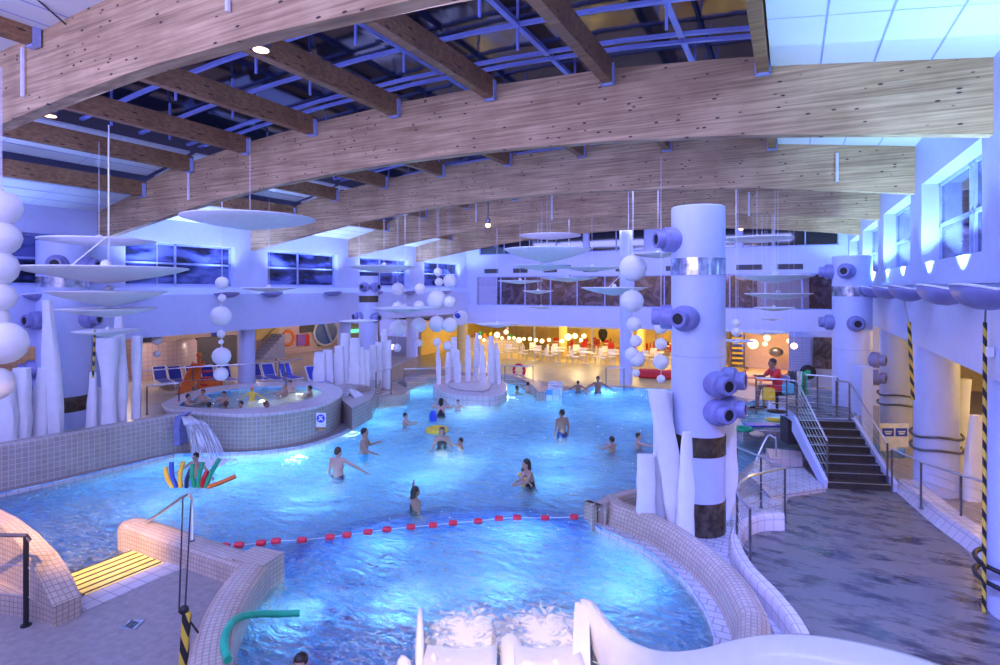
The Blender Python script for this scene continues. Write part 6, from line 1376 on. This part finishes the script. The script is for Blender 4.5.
# blue sign on the third right column
c = at(894, 437, 17.2); t = thing('direction_sign', c, 'white board with two small blue signs below the third right column', 'sign')
mb = MB(); mb.box(c, (.85, .05, .8), rz=YAW); rel(t, mb, 'board', 'white')
for s in (-1, 1): mb = MB(); mb.box(c+RV*(.2*s)-FV*.03+UP*.15, (.34, .02, .24), rz=YAW); q = rel(t, mb, 'blue_sign', 'blue'); mb = MB(); mb.box(c+RV*(.2*s)-FV*.045+UP*.17, (.22, .01, .04), rz=YAW); mb.box(c+RV*(.2*s)-FV*.045+UP*.11, (.16, .01, .04), rz=YAW); rel(t, mb, 'lettering', 'white')
p = at(992, 350, 8.3); mb = MB(); mb.box(WX(990, 352, 2.53), (.08, .1, .14)); o = mb.build('wall_switch', 'white', bevel=.01); tag(o, 'small white switch box on the wall beside the nearer striped post', 'switch')
c = WY(812, 361, 29.96)
# loudspeaker pod at the end of the balcony band
t = thing('loudspeaker', at(461, 316, 33), 'white and blue loudspeaker pod at the left end of the balcony band', 'loudspeaker')
mb = MB(); mb.lathe([(.12, -.3), (.4, .1), (.45, .35), (.3, .4)], tuple(at(461, 316, 33)), 14, tuple(-FV-UP*.4)); rel(t, mb, 'horn', 'white', smooth=True)
mb = MB(); mb.ball(at(458, 315, 32.7), .22, 12, 8); rel(t, mb, 'core', 'blue', smooth=True)
# ================================================================ LIGHTS
w = bpy.data.worlds.new('world'); sc.world = w; w.use_nodes = True
w.node_tree.nodes['Background'].inputs[0].default_value = (.30, .30, .95, 1); w.node_tree.nodes['Background'].inputs[1].default_value = .95
def light(kind, loc, power, col, size=.1, size_y=None, tgt=None, spot=60, blend=.6, name='scene_light'):
    l = bpy.data.lights.new(name, kind); l.energy = power; l.color = col
    if kind == 'AREA':
        l.size = size
        if size_y: l.shape = 'RECTANGLE'; l.size_y = size_y
    elif kind == 'SPOT': l.shadow_soft_size = size; l.spot_size = math.radians(spot); l.spot_blend = blend
    else: l.shadow_soft_size = size
    o = bpy.data.objects.new(name, l); COL.objects.link(o); o.location = loc
    if tgt is not None: o.rotation_euler = (Vector(tgt)-Vector(loc)).to_track_quat('-Z', 'Y').to_euler()
    return o
VIO = (.33, .36, 1.0)
# unseen area lights added behind the arches to spread violet light down the hall
for k in range(-1, 5):
    y = BY(k)+.35
    light('AREA', (-8.4, y, 7.9), 640, VIO, 17, .6, (-8.4, y+6, 3.2))
# underwater light: unseen area lights added in mid-water, then point lamps
E_W = (.42, .78, 1)
for px, py, e in [(100, 500, 150), (220, 500, 150), (330, 490, 150), (450, 480, 150), (560, 470, 150), (150, 530, 130), (300, 520, 150), (420, 500, 150), (560, 500, 150), (380, 440, 170), (470, 430, 190), (560, 425, 190), (640, 430, 170), (420, 405, 150), (520, 405, 200), (600, 405, 200), (660, 400, 150), (690, 440, 130), (770, 455, 120), (300, 640, 80), (400, 630, 90), (500, 610, 90), (620, 620, 80), (380, 570, 80), (520, 560, 90)]:
    p = G(px, py, -.75); light('AREA', p, e*(.36 if py < 565 else .26), E_W, .35, .2, p+FV*3-UP*.3)
for px, py, e in [(352, 441, 5), (368, 417, 6), (298, 466, 8), (118, 485, 8), (478, 396, 60), (508, 404, 30)]:
    p = G(px, py, -.4); light('POINT', p, e, (.6, .9, 1), .03)
for px, py, e in []:
    p = G(px, py, -.5); light('POINT', p, e*.5, (.4, .75, 1), .015)
for px, py, e in [(262, 402, 10), (300, 395, 12)]:
    p = G(px, py, 1.0); light('POINT', (p.x, p.y, .95), e, (1, 1, .8), .03)
light('POINT', (sc_[0], sc_[1]-.5, .2), 30, (.7, 1, .95), .05)
light('POINT', (6, 18, .22), 30, (.6, 1, .7), .05)
# uplights on both walls
for k in range(-1, 5):
    for dy in (1.6, 4.2):
        y = BY(k)+dy
        if y > 33: continue
        light('SPOT', (XR-.28, y, 5.0), 480, (.34, .66, 1), .05, tgt=(XR-.2, y, 9), spot=115)
        light('SPOT', (XL+.55, y, 4.95), 520, (.30, .42, 1), .05, tgt=(XL+.6, y, 9), spot=115)
# cafe and halls
for x, y in ((-16, 36.5), (-12.5, 36), (-9, 36), (-5.5, 36), (-13, 42), (-8, 42), (-20, 37)):
    light('POINT', (x, y, 2.2), 150, (1, .72, .28), .12)
light('POINT', (-1, 34.5, 2.2), 160, (1, .68, .4), .12)
for x in (-15, -9, -3): light('POINT', (x, 35.5, 6.3), 200, (1, .7, .55), .15)
for y in (11, 17, 24): light('POINT', (6.2, y, 3.2), 220, (1, .62, .18), .12)
for y in (14, 20, 26): light('POINT', (-24, y, 3.0), 130, (1, .75, .7), .12)
light('AREA', (-6, -1.0, 6.5), 380, (.62, .52, 1), 12, 1.5, (-7, 14, 3))  # added fill light behind the viewer, brightening dishes and near surfaces
light('SPOT', (0.5, 3.0, 7.6), 9000, (.2, .24, 1), .1, tgt=G(850, 575), spot=38, blend=1)
# warm spots
light('SPOT', (-6.2, 1.2, 7.2), 9000, (1, .55, .16), .05, tgt=G(105, 540), spot=24, blend=.8)
light('SPOT', (-2.5, 1.5, 6.5), 3000, (1, .70, .35), .05, tgt=G(490, 650), spot=35, blend=.9)
